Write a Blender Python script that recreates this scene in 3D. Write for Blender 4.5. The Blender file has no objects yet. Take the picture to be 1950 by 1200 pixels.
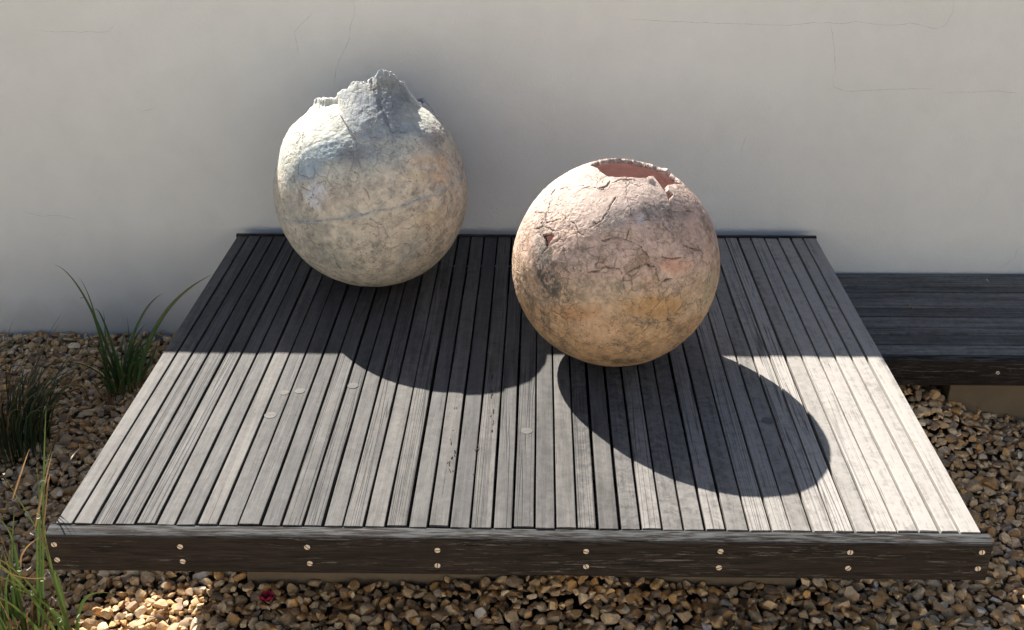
import bpy, bmesh, math, random
import numpy as np
from mathutils import Vector, Matrix

random.seed(7)
SC = bpy.context.scene
COL = SC.collection

# ------------------------------------------------------------------ camera
F_PX, PITCH, YAW, ROLL = 2166.6, 0.4583, 0.0276, -0.0066
CAM = np.array([0.0, -3.677, 1.904])
cy_, sy_, cp_, sp_ = math.cos(YAW), math.sin(YAW), math.cos(PITCH), math.sin(PITCH)
R0 = np.array([cy_, sy_, 0.0])
FW = np.array([-sy_ * cp_, cy_ * cp_, -sp_])
U0 = np.array([-sy_ * sp_, cy_ * sp_, cp_])
cr_, sr_ = math.cos(ROLL), math.sin(ROLL)
RT = cr_ * R0 + sr_ * U0
UP = cr_ * U0 - sr_ * R0
cam_data = bpy.data.cameras.new("camera")
cam = bpy.data.objects.new("camera", cam_data)
COL.objects.link(cam)
cam.matrix_world = Matrix(((RT[0], UP[0], -FW[0], CAM[0]), (RT[1], UP[1], -FW[1], CAM[1]),
                           (RT[2], UP[2], -FW[2], CAM[2]), (0, 0, 0, 1)))
cam_data.sensor_width = 36.0
cam_data.lens = 36.0 * F_PX / 1950.0
cam_data.clip_start = 0.05
cam_data.clip_end = 500.0
SC.camera = cam

# ------------------------------------------------------------------ light
SUN_TRAVEL = Vector((0.630, -1.015, -1.0)).normalized()
elev = math.asin(-SUN_TRAVEL.z)
az = math.atan2(-SUN_TRAVEL.x, -SUN_TRAVEL.y)        # from +Y towards +X
world = bpy.data.worlds.new("World")
SC.world = world
world.use_nodes = True
wn = world.node_tree
sky = wn.nodes.new("ShaderNodeTexSky")
sky.sky_type = 'NISHITA'
sky.sun_disc = False
sky.sun_elevation = elev
sky.sun_rotation = az
sky.air_density = 1.0
sky.dust_density = 1.5
wn.links.new(sky.outputs[0], wn.nodes["Background"].inputs[0])
wn.nodes["Background"].inputs[1].default_value = 0.05
sd = bpy.data.lights.new("sun", 'SUN')
sd.energy = 4.8
sd.angle = math.radians(0.5)
sd.color = (1.0, 0.95, 0.87)
sun = bpy.data.objects.new("sun", sd)
COL.objects.link(sun)
sun.rotation_euler = SUN_TRAVEL.to_track_quat('-Z', 'Y').to_euler()
sun.location = (-3, 5, 6)
SC.view_settings.view_transform = 'Standard'
SC.view_settings.look = 'None'
SC.view_settings.gamma = 1.0
SC.view_settings.use_curve_mapping = False
SC.view_settings.exposure = 1.75


# ------------------------------------------------------------------ helpers
def px_ray(x, y):
    d = FW + RT * ((x - 975) / F_PX) + UP * ((600 - y) / F_PX)
    return d / np.linalg.norm(d)


def at_y(x, y, Y):
    d = px_ray(x, y)
    return CAM + d * ((Y - CAM[1]) / d[1])


def at_z(x, y, Z):
    d = px_ray(x, y)
    return CAM + d * ((Z - CAM[2]) / d[2])


def tag(o, label=None, cat=None, group=None, kind=None):
    if label: o["label"] = label
    if cat: o["category"] = cat
    if group: o["group"] = group
    if kind: o["kind"] = kind
    return o


def empty(name, loc, label, cat, group=None):
    o = bpy.data.objects.new(name, None)
    COL.objects.link(o)
    o.location = loc
    o.empty_display_size = 0.05
    return tag(o, label, cat, group)


def link(name, me, mat=None, parent=None, smooth=False):
    """mesh given in world coordinates; kept there even under a parent Empty"""
    o = bpy.data.objects.new(name, me)
    COL.objects.link(o)
    if mat: me.materials.append(mat)
    if smooth:
        me.polygons.foreach_set("use_smooth", [True] * len(me.polygons))
    if parent:
        o.parent = parent
        base = Vector(parent.location)
        pp = parent.parent
        while pp:
            base += Vector(pp.location)
            pp = pp.parent
        o.location = -base
    return o


def mesh_np(name, V, Fc):
    """V (n,3); Fc (m,k) all faces of k corners"""
    me = bpy.data.meshes.new(name)
    V = np.asarray(V, dtype=np.float32)
    Fc = np.asarray(Fc, dtype=np.int32)
    k = Fc.shape[1]
    me.vertices.add(len(V)); me.vertices.foreach_set("co", V.ravel())
    me.loops.add(Fc.size); me.loops.foreach_set("vertex_index", Fc.ravel())
    me.polygons.add(len(Fc))
    me.polygons.foreach_set("loop_start", np.arange(0, Fc.size, k, dtype=np.int32))
    me.update(calc_edges=True)
    me.shade_flat()
    return me


class MB:
    def __init__(s): s.bm = bmesh.new()

    def box(s, x0, x1, y0, y1, z0, z1, bevel=0.0, cuts=0):
        r = bmesh.ops.create_cube(s.bm, size=1.0)
        vs = r['verts']
        for v in vs:
            v.co = Vector((x0 if v.co.x < 0 else x1, y0 if v.co.y < 0 else y1, z0 if v.co.z < 0 else z1))
        if bevel:
            es = list({e for v in vs for e in v.link_edges})
            bmesh.ops.bevel(s.bm, geom=es, offset=bevel, segments=2, profile=0.6, affect='EDGES')
        return s

    def mesh(s, name):
        me = bpy.data.meshes.new(name)
        bmesh.ops.recalc_face_normals(s.bm, faces=s.bm.faces)
        s.bm.to_mesh(me); s.bm.free()
        return me


def _hash(ix, iy, iz, seed):
    h = (ix * 374761393 + iy * 668265263 + iz * 2147483647 + seed * 1274126177) & 0xffffffff
    h = ((h ^ (h >> 13)) * 1274126177) & 0xffffffff
    h = ((h ^ (h >> 16)) * 2246822519) & 0xffffffff
    return ((h ^ (h >> 15)) & 0xffffff) / float(0xffffff)


def vnoise(P, scale, seed=0):
    Q = np.asarray(P, dtype=np.float64) * scale + 137.3
    I = np.floor(Q).astype(np.int64)
    f = Q - I
    f = f * f * f * (f * (f * 6 - 15) + 10)
    out = 0
    for dx in (0, 1):
        for dy in (0, 1):
            for dz in (0, 1):
                w = (f[:, 0] if dx else 1 - f[:, 0]) * (f[:, 1] if dy else 1 - f[:, 1]) * (f[:, 2] if dz else 1 - f[:, 2])
                out = out + w * _hash(I[:, 0] + dx, I[:, 1] + dy, I[:, 2] + dz, seed)
    return out * 2 - 1


def fbm(P, scale, oct=4, seed=0, gain=0.5):
    a, t, s = 1.0, 0.0, 0.0
    for i in range(oct):
        t = t + a * vnoise(P, scale * 2.03 ** i, seed + i * 17)
        s += a; a *= gain
    return t / s


def sstep(a, b, x):
    t = np.clip((x - a) / (b - a), 0, 1)
    return t * t * (3 - 2 * t)


# ------------------------------------------------------------------ materials
class NT:
    """small node builder"""
    def __init__(s, name):
        s.m = bpy.data.materials.new(name); s.m.use_nodes = True
        s.t = s.m.node_tree; s.b = s.t.nodes["Principled BSDF"]

    def n(s, kind, **kw):
        nd = s.t.nodes.new(kind)
        for k, v in kw.items():
            setattr(nd, k, v)
        return nd

    def put(s, sock, v):
        if isinstance(v, bpy.types.NodeSocket): s.t.links.new(v, sock)
        elif v is not None: sock.default_value = v

    def coord(s, scale=(1, 1, 1), off=None, rot=None, kind="Object"):
        tc = s.n("ShaderNodeTexCoord")
        mp = s.n("ShaderNodeMapping")
        s.put(mp.inputs[0], tc.outputs[kind])
        mp.inputs[3].default_value = scale
        if off is not None: s.put(mp.inputs[1], off)
        if rot is not None: mp.inputs[2].default_value = rot
        return mp.outputs[0]

    def noise(s, vec, scale, detail=4, rough=0.55, dist=0.0):
        nd = s.n("ShaderNodeTexNoise")
        s.put(nd.inputs["Vector"], vec)
        nd.inputs["Scale"].default_value = scale
        nd.inputs["Detail"].default_value = detail
        nd.inputs["Roughness"].default_value = rough
        nd.inputs["Distortion"].default_value = dist
        return nd.outputs[0]

    def vor(s, vec, scale, feature='F1', rnd=1.0, out="Distance"):
        nd = s.n("ShaderNodeTexVoronoi", feature=feature)
        s.put(nd.inputs["Vector"], vec)
        nd.inputs["Scale"].default_value = scale
        nd.inputs["Randomness"].default_value = rnd
        return nd.outputs[out]

    def ramp(s, fac, stops, interp='LINEAR'):
        nd = s.n("ShaderNodeValToRGB")
        cr = nd.color_ramp; cr.interpolation = interp
        while len(cr.elements) < len(stops): cr.elements.new(0.5)
        for e, (p, c) in zip(cr.elements, stops):
            e.position = p
            e.color = (c, c, c, 1) if isinstance(c, (int, float)) else (*c, 1)
        s.put(nd.inputs[0], fac)
        return nd.outputs[0]

    def mix(s, fac, a, b, mode='MIX'):
        nd = s.n("ShaderNodeMix", data_type='RGBA', blend_type=mode)
        s.put(nd.inputs[0], fac)
        for sk, v in ((nd.inputs[6], a), (nd.inputs[7], b)):
            if isinstance(v, (tuple, list)) and len(v) == 3: v = (*v, 1)
            if isinstance(v, (int, float)): v = (v, v, v, 1)
            s.put(sk, v)
        return nd.outputs[2]

    def math(s, op, a, b=None, clamp=False):
        nd = s.n("ShaderNodeMath", operation=op, use_clamp=clamp)
        s.put(nd.inputs[0], a)
        if b is not None: s.put(nd.inputs[1], b)
        return nd.outputs[0]

    def vec(s, x, y, z):
        nd = s.n("ShaderNodeCombineXYZ")
        for i, v in enumerate((x, y, z)): s.put(nd.inputs[i], v)
        return nd.outputs[0]

    def bump(s, h, strength, dist, nrm=None):
        nd = s.n("ShaderNodeBump")
        nd.inputs["Strength"].default_value = strength
        nd.inputs["Distance"].default_value = dist
        s.put(nd.inputs["Height"], h)
        if nrm: s.put(nd.inputs["Normal"], nrm)
        return nd.outputs[0]

    def done(s, color, rough=0.8, nrm=None, spec=0.4, **kw):
        s.put(s.b.inputs["Base Color"], (*color, 1) if isinstance(color, tuple) and len(color) == 3 else color)
        s.put(s.b.inputs["Roughness"], rough)
        s.b.inputs["Specular IOR Level"].default_value = spec
        if nrm: s.put(s.b.inputs["Normal"], nrm)
        for k, v in kw.items(): s.put(s.b.inputs[k], v)
        return s.m


def island(N):
    return N.n("ShaderNodeNewGeometry").outputs["Random Per Island"]


def mat_weathered(name, dark, light, along='Y', paler_right=False, rib=1.0, knots=True):
    N = NT(name)
    r = island(N)
    off = N.vec(N.math('MULTIPLY', r, 37.0), N.math('MULTIPLY', r, 91.0), N.math('MULTIPLY', r, 53.0))
    def S(a, b): return (a, b, a) if along == 'Y' else (b, a, a)
    fine = N.noise(N.coord(S(260, 8.0), off), 1.0, 4, 0.7, 0.2)
    mid = N.noise(N.coord(S(75, 2.6), off), 1.0, 4, 0.6, 0.5)
    big = N.noise(N.coord(S(9, 2.2), off), 1.0, 3, 0.6)
    iso = N.noise(N.coord((1, 1, 1), off), 42, 6, 0.72, 0.5)
    # raised grain: narrow dark furrows, only on some of the boards
    ribn = N.noise(N.coord(S(62, 0.55), off), 1.0, 1.0, 0.4, 0.25)
    ribs = N.ramp(N.math('PINGPONG', N.math('MULTIPLY', ribn, 14.0), 1.0), [(0.0, 0.0), (0.30, 1.0), (1.0, 1.0)])
    r2 = N.math('FRACT', N.math('MULTIPLY', r, 17.31))
    ribmask = N.ramp(N.math('ADD', N.math('MULTIPLY', big, 0.4), r2), [(0.66, 0.0), (0.9, 1.0)])
    r3 = N.math('FRACT', N.math('MULTIPLY', r, 7.77))
    tone = N.math('ADD', N.math('MULTIPLY', mid, 0.38), N.math('ADD', N.math('MULTIPLY', fine, 0.30), N.math('MULTIPLY', iso, 0.32)))
    c = N.mix(N.ramp(tone, [(0.36, 0.0), (0.60, 1.0)]), dark, light)
    c = N.mix(0.9, c, N.mix(r3, (0.66, 0.66, 0.68), (1.22, 1.19, 1.14)), 'MULTIPLY')
    blot = N.ramp(N.noise(N.coord(S(14, 4.0), off), 1.0, 6, 0.75, 0.4), [(0.36, 0.62), (0.55, 1.06)])
    c = N.mix(0.85, c, blot, 'MULTIPLY')
    if paler_right:  # base colour gets paler towards +X
        sx = N.n("ShaderNodeSeparateXYZ"); N.put(sx.inputs[0], N.n("ShaderNodeTexCoord").outputs["Object"])
        bl = N.math('ADD', sx.outputs[0], N.math('ADD', N.math('MULTIPLY', N.math('SUBTRACT', iso, 0.5), 0.5), N.math('MULTIPLY', N.math('SUBTRACT', r2, 0.5), 0.35)))
        blm = N.ramp(N.math('ADD', N.math('MULTIPLY', bl, 0.5), 0.5), [(0.56, 0.0), (0.90, 0.97)])
        c = N.mix(blm, c, N.mix(N.ramp(tone, [(0.36, 0.0), (0.50, 1.0)]), (0.15, 0.139, 0.127), (0.285, 0.264, 0.24)))
    ribf = N.math('MULTIPLY', ribmask, N.math('SUBTRACT', 1.0, ribs))
    c = N.mix(N.math('MULTIPLY', ribf, 0.72 * rib), c, tuple(0.4 * v for v in dark))
    chk = N.ramp(N.noise(N.coord(S(300, 5.0), off), 1.0, 2, 0.5), [(0.24, 1.0), (0.29, 0.0)])
    knot = N.ramp(N.vor(N.coord(S(20, 2.6), off), 1.0, 'F1', 1.0), [(0.0, 1.0), (0.10, 0.85), (0.17, 0.0)])
    knot = N.math('MULTIPLY', knot, N.ramp(N.noise(N.coord(S(3, 1.0), off), 1.0, 1), [(0.56, 0.0), (0.60, 1.0)]))
    c = N.mix(N.math('MULTIPLY', knot, 0.55), c, tuple(0.6 * v for v in dark))
    c = N.mix(N.math('MULTIPLY', chk, 0.8), c, tuple(0.3 * v for v in dark))
    h = N.math('SUBTRACT', N.math('ADD', N.math('MULTIPLY', fine, 0.5), N.math('MULTIPLY', tone, 0.5)),
               N.math('ADD', N.math('MULTIPLY', ribf, 1.2 * rib), chk))
    return N.done(c, N.ramp(fine, [(0.3, 0.62), (0.7, 0.82)]), N.bump(h, 0.6, 0.0012), spec=0.22)


M_PLANK = mat_weathered("weathered_grey_planks", (0.028, 0.0265, 0.0255), (0.094, 0.0895, 0.085), 'Y', True)
M_BENCH = mat_weathered("weathered_bench_planks", (0.028, 0.026, 0.024), (0.175, 0.172, 0.168), 'X')


def mat_rail():
    N = NT("dark_rail_timber")
    fine = N.noise(N.coord((11, 210, 210)), 1.0, 5, 0.7, 0.6)
    mid = N.noise(N.coord((6, 90, 90)), 1.0, 5, 0.65, 1.6)
    big = N.noise(N.coord((3, 9, 9)), 1.0, 3)
    t = N.math('ADD', N.math('MULTIPLY', mid, 0.5), N.math('MULTIPLY', fine, 0.5))
    c = N.mix(N.ramp(t, [(0.40, 0.0), (0.62, 1.0)]), (0.004, 0.0034, 0.0028), (0.031, 0.023, 0.017))
    c = N.mix(N.ramp(big, [(0.4, 0.0), (0.65, 0.6)]), c, (0.019, 0.0135, 0.010))
    # silvered streaks of worn fibre
    st = N.ramp(N.noise(N.coord((13, 260, 260)), 1.0, 4, 0.75, 0.4), [(0.57, 0.0), (0.63, 1.0)])
    st = N.math('MULTIPLY', st, N.ramp(N.noise(N.coord((3, 25, 25)), 1.0, 3), [(0.42, 0.0), (0.58, 0.95)]))
    # upward faces (arris and top) get a paler blue-grey colour
    g = N.n("ShaderNodeNewGeometry"); sp = N.n("ShaderNodeSeparateXYZ"); N.put(sp.inputs[0], g.outputs["True Normal"])
    top = N.ramp(sp.outputs[2], [(0.2, 0.0), (0.7, 1.0)])
    c = N.mix(N.math('MULTIPLY', top, N.ramp(t, [(0.47, 0.0), (0.56, 1.0)])), c, (0.060, 0.063, 0.065))
    c = N.mix(st, c, (0.11, 0.10, 0.09))
    return N.done(c, 0.8, N.bump(N.math('ADD', fine, N.math('MULTIPLY', st, 0.3)), 0.6, 0.0012), spec=0.14)


M_RAIL = mat_rail()


def mat_wall():
    N = NT("painted_lime_render")
    v = N.coord()
    big = N.noise(v, 1.3, 4, 0.55)
    mid = N.noise(v, 9, 5, 0.6, 0.4)
    grit = N.noise(v, 190, 3, 0.6)
    swirl = N.noise(N.coord((1, 1, 1.8)), 22, 4, 0.6, 1.5)
    c = N.mix(N.ramp(big, [(0.3, 0.0), (0.7, 1.0)]), (0.60, 0.585, 0.545), (0.655, 0.64, 0.60))
    c = N.mix(0.5, c, N.ramp(mid, [(0.3, 0.94), (0.6, 1.02)]), 'MULTIPLY')
    pit = N.ramp(N.vor(v, 34, 'F1', 1.0), [(0.0, 1.0), (0.055, 0.0)])
    pm = N.ramp(N.noise(v, 5.0, 2), [(0.55, 0.0), (0.6, 1.0)])
    pit = N.math('MULTIPLY', pit, pm)
    c = N.mix(N.math('MULTIPLY', pit, 0.5), c, (0.25, 0.23, 0.2))
    # base colour darkens in a band near the ground
    sx = N.n("ShaderNodeSeparateXYZ"); N.put(sx.inputs[0], N.n("ShaderNodeTexCoord").outputs["Object"])
    low = N.ramp(N.math('ADD', sx.outputs[2], N.math('MULTIPLY', mid, 0.12)), [(0.06, 0.75), (0.22, 0.0)])
    c = N.mix(N.math('MULTIPLY', low, 0.75), c, (0.34, 0.315, 0.275))
    h = N.math('ADD', N.math('ADD', N.math('MULTIPLY', swirl, 0.6), N.math('MULTIPLY', mid, 0.8)),
               N.math('SUBTRACT', N.math('MULTIPLY', grit, 0.6), pit))
    return N.done(c, 0.85, N.bump(h, 0.5, 0.0035), spec=0.25)


M_WALL = mat_wall()


def mat_concrete(name="plinth_concrete", col=(0.15, 0.112, 0.072)):
    N = NT(name)
    v = N.coord()
    c = N.mix(N.noise(v, 7, 5, 0.65), tuple(0.65 * k for k in col), tuple(1.25 * k for k in col))
    return N.done(c, 0.9, N.bump(N.noise(v, 60, 5, 0.7), 0.6, 0.003), spec=0.2)


M_CONC = mat_concrete()


def mat_plain(name, col, rough=0.7, spec=0.4, var=0.25, scale=60, **kw):
    N = NT(name)
    c = N.mix(N.noise(N.coord(), scale, 4, 0.6), tuple((1 - var) * k for k in col), tuple((1 + var) * k for k in col))
    return N.done(c, rough, None, spec, **kw)


# ------------------------------------------------------------------ setting constants
H_D = 0.4245          # deck top
XL, XR = -1.0448, 0.9352
YF, YB = -1.7035, -0.060   # front end and back end of the planks
WALL_T = H_D + 0.917

# ------------------------------------------------------------------ the wall
wb = MB().box(-9, 9, 0, 0.24, -0.2, WALL_T, 0.006)
wall_root = tag(link("garden_wall", wb.mesh("garden_wall"), M_WALL),
                "long off-white rendered wall with hairline cracks rising behind the timber deck", "wall")
M_CRACK = mat_plain("crack_grey", (0.38, 0.36, 0.33), 0.95, 0.1)  # flat darker ribbons drawn as the wall's cracks


def crack_mesh(polys, width=0.0014, y=-0.0004):
    rnd = random.Random(3)
    V, Fc = [], []
    for pts in polys:
        pts3 = [at_y(px, py, 0.0) for px, py in pts]
        fine = []
        for a, b in zip(pts3[:-1], pts3[1:]):
            n = max(2, int(np.linalg.norm(b - a) / 0.006))
            for i in range(n): fine.append(a + (b - a) * i / n)
        fine.append(pts3[-1])
        m = len(fine)
        dz = 0.0
        rows = []
        for i, p in enumerate(fine):
            dz = 0.8 * dz + rnd.uniform(-0.0012, 0.0012)
            t = fine[min(i + 1, m - 1)] - fine[max(i - 1, 0)]
            nn = np.array([-t[2], 0, t[0]]); nn /= (np.linalg.norm(nn) + 1e-9)
            w = width * rnd.uniform(0.25, 1.0) * min(1, i / 6 + .15, (m - 1 - i) / 6 + .15) * 0.5
            q = p + nn * dz
            rows.append((q + nn * w, q - nn * w))
        for i, (a, b) in enumerate(rows):
            k = len(V)
            V += [(a[0], y, a[2]), (b[0], y, b[2])]
            if i: Fc.append((k - 2, k - 1, k + 1, k))
    return mesh_np("hairline_cracks", V, Fc)


cracks = [
    [(1195, 36), (1245, 40), (1300, 43), (1350, 44), (1430, 46), (1500, 49), (1545, 44), (1605, 45), (1630, 41), (1665, 45), (1705, 48), (1735, 44), (1785, 55), (1800, 50), (1815, 20), (1817, 0)],
    [(1585, 150), (1588, 165), (1610, 173), (1665, 172), (1700, 169), (1780, 170)],
    [(1790, 177), (1850, 175), (1900, 174), (1945, 178)],
    [(1948, 468), (1936, 475), (1930, 492), (1915, 505), (1898, 515)],
    [(60, 56), (110, 60), (165, 61), (205, 62), (216, 52), (222, 38)],
    [(672, 0), (676, 25), (668, 50), (665, 80), (648, 110), (640, 132), (634, 165)],
    [(265, 213), (285, 208), (300, 200)],
    [(1425, 250), (1415, 275), (1410, 300)],
    [(40, 400), (80, 412), (110, 410), (150, 420)],
    [(1580, 45), (1588, 80), (1592, 130), (1586, 150)],
    [(600, 20), (560, 60), (570, 110)],
]
tag(link("hairline_cracks", crack_mesh(cracks), M_CRACK, wall_root))


# ------------------------------------------------------------------ ground
def mat_soil():
    N = NT("dark_soil")
    v = N.coord()
    c = N.mix(N.noise(v, 30, 6, 0.7), (0.035, 0.028, 0.02), (0.12, 0.095, 0.07))
    return N.done(c, 0.95, N.bump(N.noise(v, 90, 5, 0.7), 1.0, 0.01), spec=0.1)


gm = MB().box(-60, 60, -60, 60, -0.5, -0.02)
tag(link("ground", gm.mesh("ground"), mat_soil()), kind="structure")


def mat_paving():
    N = NT("pale_stone_paving")
    br = N.n("ShaderNodeTexBrick")
    N.put(br.inputs["Vector"], N.coord())
    br.inputs["Color1"].default_value = (0.55, 0.50, 0.42, 1)
    br.inputs["Color2"].default_value = (0.48, 0.44, 0.37, 1)
    br.inputs["Mortar"].default_value = (0.3, 0.27, 0.23, 1)
    br.inputs["Scale"].default_value = 1.0
    br.inputs["Mortar Size"].default_value = 0.006
    br.inputs["Brick Width"].default_value = 0.6
    br.inputs["Row Height"].default_value = 0.4
    c = N.mix(0.6, br.outputs[0], N.ramp(N.noise(N.coord(), 6, 6, 0.7), [(0.3, 0.75), (0.7, 1.1)]), 'MULTIPLY')
    return N.done(c, 0.8, N.bump(br.outputs["Fac"], -0.4, 0.004), spec=0.3)


pm_ = MB().box(-9, 9, -14, -2.45, -0.015, 0.035, 0.004)  # unseen pale paving added behind the camera to bounce light
tag(link("bounce_paving", pm_.mesh("bounce_paving"), mat_paving()), kind="structure")
# unseen building added behind the camera to bounce light onto the wall
hr = empty("added_house", (0, -9.2, 0), "unseen pale rendered building added behind the camera to bounce light onto the garden wall", "added_house")
hb = MB().box(-8, 8, -12, -9.2, 0.035, 3.0)
link("bounce_wall", hb.mesh("bounce_wall"), M_WALL, hr)
hb = MB().box(-8.3, 8.3, -12.3, -8.9, 3.0, 3.16, 0.01)
link("roof", hb.mesh("roof"), M_CONC, hr)
M_GLASS = mat_plain("window_glass", (0.03, 0.035, 0.04), 0.08, 0.6)
M_FRAME = mat_plain("window_frame_paint", (0.6, 0.58, 0.54), 0.5)
for xx in (-5.2, 3.6):
    w = link("window", MB().box(xx, xx + 1.6, -9.2, -9.16, 0.95, 2.15, 0.006).mesh("window"), M_FRAME, hr)
    g = link("pane", MB().box(xx + 0.07, xx + 1.53, -9.159, -9.150, 1.02, 2.08).mesh("pane"), M_GLASS, w)

# ------------------------------------------------------------------ gravel
def ico(sub):
    bm = bmesh.new()
    bmesh.ops.create_icosphere(bm, subdivisions=sub, radius=1.0)
    V = np.array([v.co[:] for v in bm.verts]); Fc = np.array([[v.index for v in f.verts] for f in bm.faces])
    bm.free()
    return V, Fc


def stone_templates(n, sub, rs):
    V0, F0 = ico(sub)
    out = []
    for i in range(n):
        V = V0.copy()
        for k in range(rs.randint(9, 15)):
            d = rs.normal(size=3); d /= np.linalg.norm(d)
            h = rs.uniform(0.42, 0.78)
            over = np.maximum(V @ d - h, 0)
            V -= np.outer(over, d)
        V *= (1 + 0.04 * vnoise(V + i * 9, 2.2, i))[:, None]
        V /= np.abs(V).max() * 0.92
        V *= np.array([1.0, rs.uniform(0.68, 0.95), rs.uniform(0.45, 0.75)])
        out.append(V)
    return out, F0


def terrain(x, y):
    """gravel level; heaped a little against the plinths"""
    z = 0.006 * np.sin(x * 3.1 + 1) + 0.006 * np.cos(y * 4.3 + x)
    z = z + 0.12 * np.exp(-((x - 1.12) / 0.23) ** 2 - ((y + 0.56) / 0.19) ** 2)
    z = z + 0.035 * np.exp(-((y + 1.42) / 0.08) ** 2) * np.exp(-((x - 0.08) / 0.22) ** 2)
    z = z + 0.012 * np.exp(-((y + 1.30) / 0.1) ** 2) * (np.abs(x) < 0.8)
    return z


def gravel():
    rs = np.random.RandomState(11)
    tA, FA = stone_templates(26, 2, rs)
    tB, FB = stone_templates(40, 1, rs)
    x0, x1, y0, y1 = -2.75, 2.45, -2.44, -0.01
    cell = 0.036
    grid = {}
    top = []

    def skip(x, y):
        return (-0.85 < x < 1.0 and -1.05 < y < 0.02) or (x > 1.02 and y > -0.45) or (-0.755 < x < 0.66 and -1.392 < y)
    n_try = 130000
    sizes = np.sort(rs.gamma(6.0, 0.0098 / 6.0, n_try))[::-1]
    sizes = np.clip(sizes, 0.0058, 0.0195)
    xs = rs.uniform(x0, x1, n_try); ys = rs.uniform(y0, y1, n_try)
    for s, x, y in zip(sizes, xs, ys):
        if skip(x, y): continue
        ci, cj = int((x - x0) / cell), int((y - y0) / cell)
        ok = True
        for a in (-1, 0, 1):
            for b in (-1, 0, 1):
                for (qx, qy, qs) in grid.get((ci + a, cj + b), ()):
                    if (qx - x) ** 2 + (qy - y) ** 2 < (0.66 * (qs + s)) ** 2:
                        ok = False; break
                if not ok: break
            if not ok: break
        if ok:
            grid.setdefault((ci, cj), []).append((x, y, s)); top.append((x, y, s))
    VV, FF, off = [], [], 0

    def place(T, Fc, x, y, z, s, tilt):
        nonlocal off
        yaw = rs.uniform(0, 2 * math.pi)
        ax = rs.normal(size=2); ax /= np.linalg.norm(ax)
        th = rs.normal() * tilt
        c, sn = math.cos(yaw), math.sin(yaw)
        Rz = np.array([[c, -sn, 0], [sn, c, 0], [0, 0, 1]])
        k = np.array([[0, 0, ax[1]], [0, 0, -ax[0]], [-ax[1], ax[0], 0]])
        Rt = np.eye(3) + math.sin(th) * k + (1 - math.cos(th)) * (k @ k)
        V = (T * s) @ (Rt @ Rz).T + np.array([x, y, z])
        VV.append(V); FF.append(Fc + off); off += len(V)
    for x, y, s in top:
        z = terrain(x, y) + rs.uniform(-0.009, 0.008)
        big_ = y < -1.3 or s > 0.0125
        if big_: place(tA[rs.randint(len(tA))], FA, x, y, z, s * rs.uniform(1.1, 1.35), 0.6)
        else: place(tB[rs.randint(len(tB))], FB, x, y, z, s * rs.uniform(1.1, 1.35), 0.6)
    n2 = int(len(top) * 0.8)
    for _ in range(n2):
        x, y = rs.uniform(x0, x1), rs.uniform(y0, y1)
        if skip(x, y): continue
        place(tB[rs.randint(len(tB))], FB, x, y, terrain(x, y) - rs.uniform(0.010, 0.018), rs.uniform(0.011, 0.017), 0.5)
    # loose stones lying on top
    for _ in range(1500):
        x, y = rs.uniform(x0, x1), rs.uniform(y0, y1)
        if skip(x, y): continue
        place(tA[rs.randint(len(tA))], FA, x, y, terrain(x, y) + rs.uniform(0.010, 0.017), rs.uniform(0.007, 0.015), 0.8)
    print("stones", len(VV))
    return mesh_np("gravel", np.concatenate(VV), np.concatenate(FF))


def mat_gravel():
    N = NT("river_gravel")
    r = island(N)
    v = N.coord()
    stops = [(0.0, (0.27, 0.165, 0.080)), (0.12, (0.42, 0.30, 0.175)), (0.24, (0.33, 0.245, 0.165)), (0.36, (0.52, 0.39, 0.25)),
             (0.48, (0.33, 0.205, 0.105)), (0.60, (0.42, 0.33, 0.225)), (0.70, (0.46, 0.27, 0.115)), (0.78, (0.19, 0.145, 0.11)),
             (0.86, (0.56, 0.46, 0.335)), (0.93, (0.31, 0.27, 0.23)), (0.98, (0.50, 0.47, 0.45))]
    c = N.ramp(r, stops, 'CONSTANT')
    off = N.vec(N.math('MULTIPLY', r, 31.0), N.math('MULTIPLY', r, 17.0), 0.0)
    v2 = N.coord(off=off)
    m = N.noise(v2, 85, 5, 0.65, 0.6)
    c = N.mix(0.85, c, N.ramp(m, [(0.3, 0.62), (0.65, 1.22)]), 'MULTIPLY')
    st = N.ramp(N.noise(v2, 45, 3, 0.6, 0.8), [(0.55, 0.0), (0.68, 0.6)])
    c = N.mix(st, c, (0.30, 0.185, 0.085))
    big = N.ramp(N.noise(v, 1.4, 2), [(0.35, 1.0), (0.65, 1.32)])
    c = N.mix(0.9, c, big, 'MULTIPLY')
    c = N.mix(1.0, c, (1.07, 0.99, 0.86), 'MULTIPLY')
    return N.done(c, N.ramp(m, [(0.3, 0.65), (0.7, 0.85)]), N.bump(m, 0.5, 0.0015), spec=0.22)


gv = link("gravel", gravel(), mat_gravel())
tag(gv, "loose angular tan and brown gravel covering the ground round the deck", "gravel", kind="stuff")
gv.data.polygons.foreach_set("use_smooth", [True] * len(gv.data.polygons))
gv.data.set_sharp_from_angle(angle=math.radians(24))

# ------------------------------------------------------------------ the deck
deck = empty("timber_deck", (-0.05, -0.88, 0), "low deck of weathered grey timber slats with dark front board, under the two pots", "deck")


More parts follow.
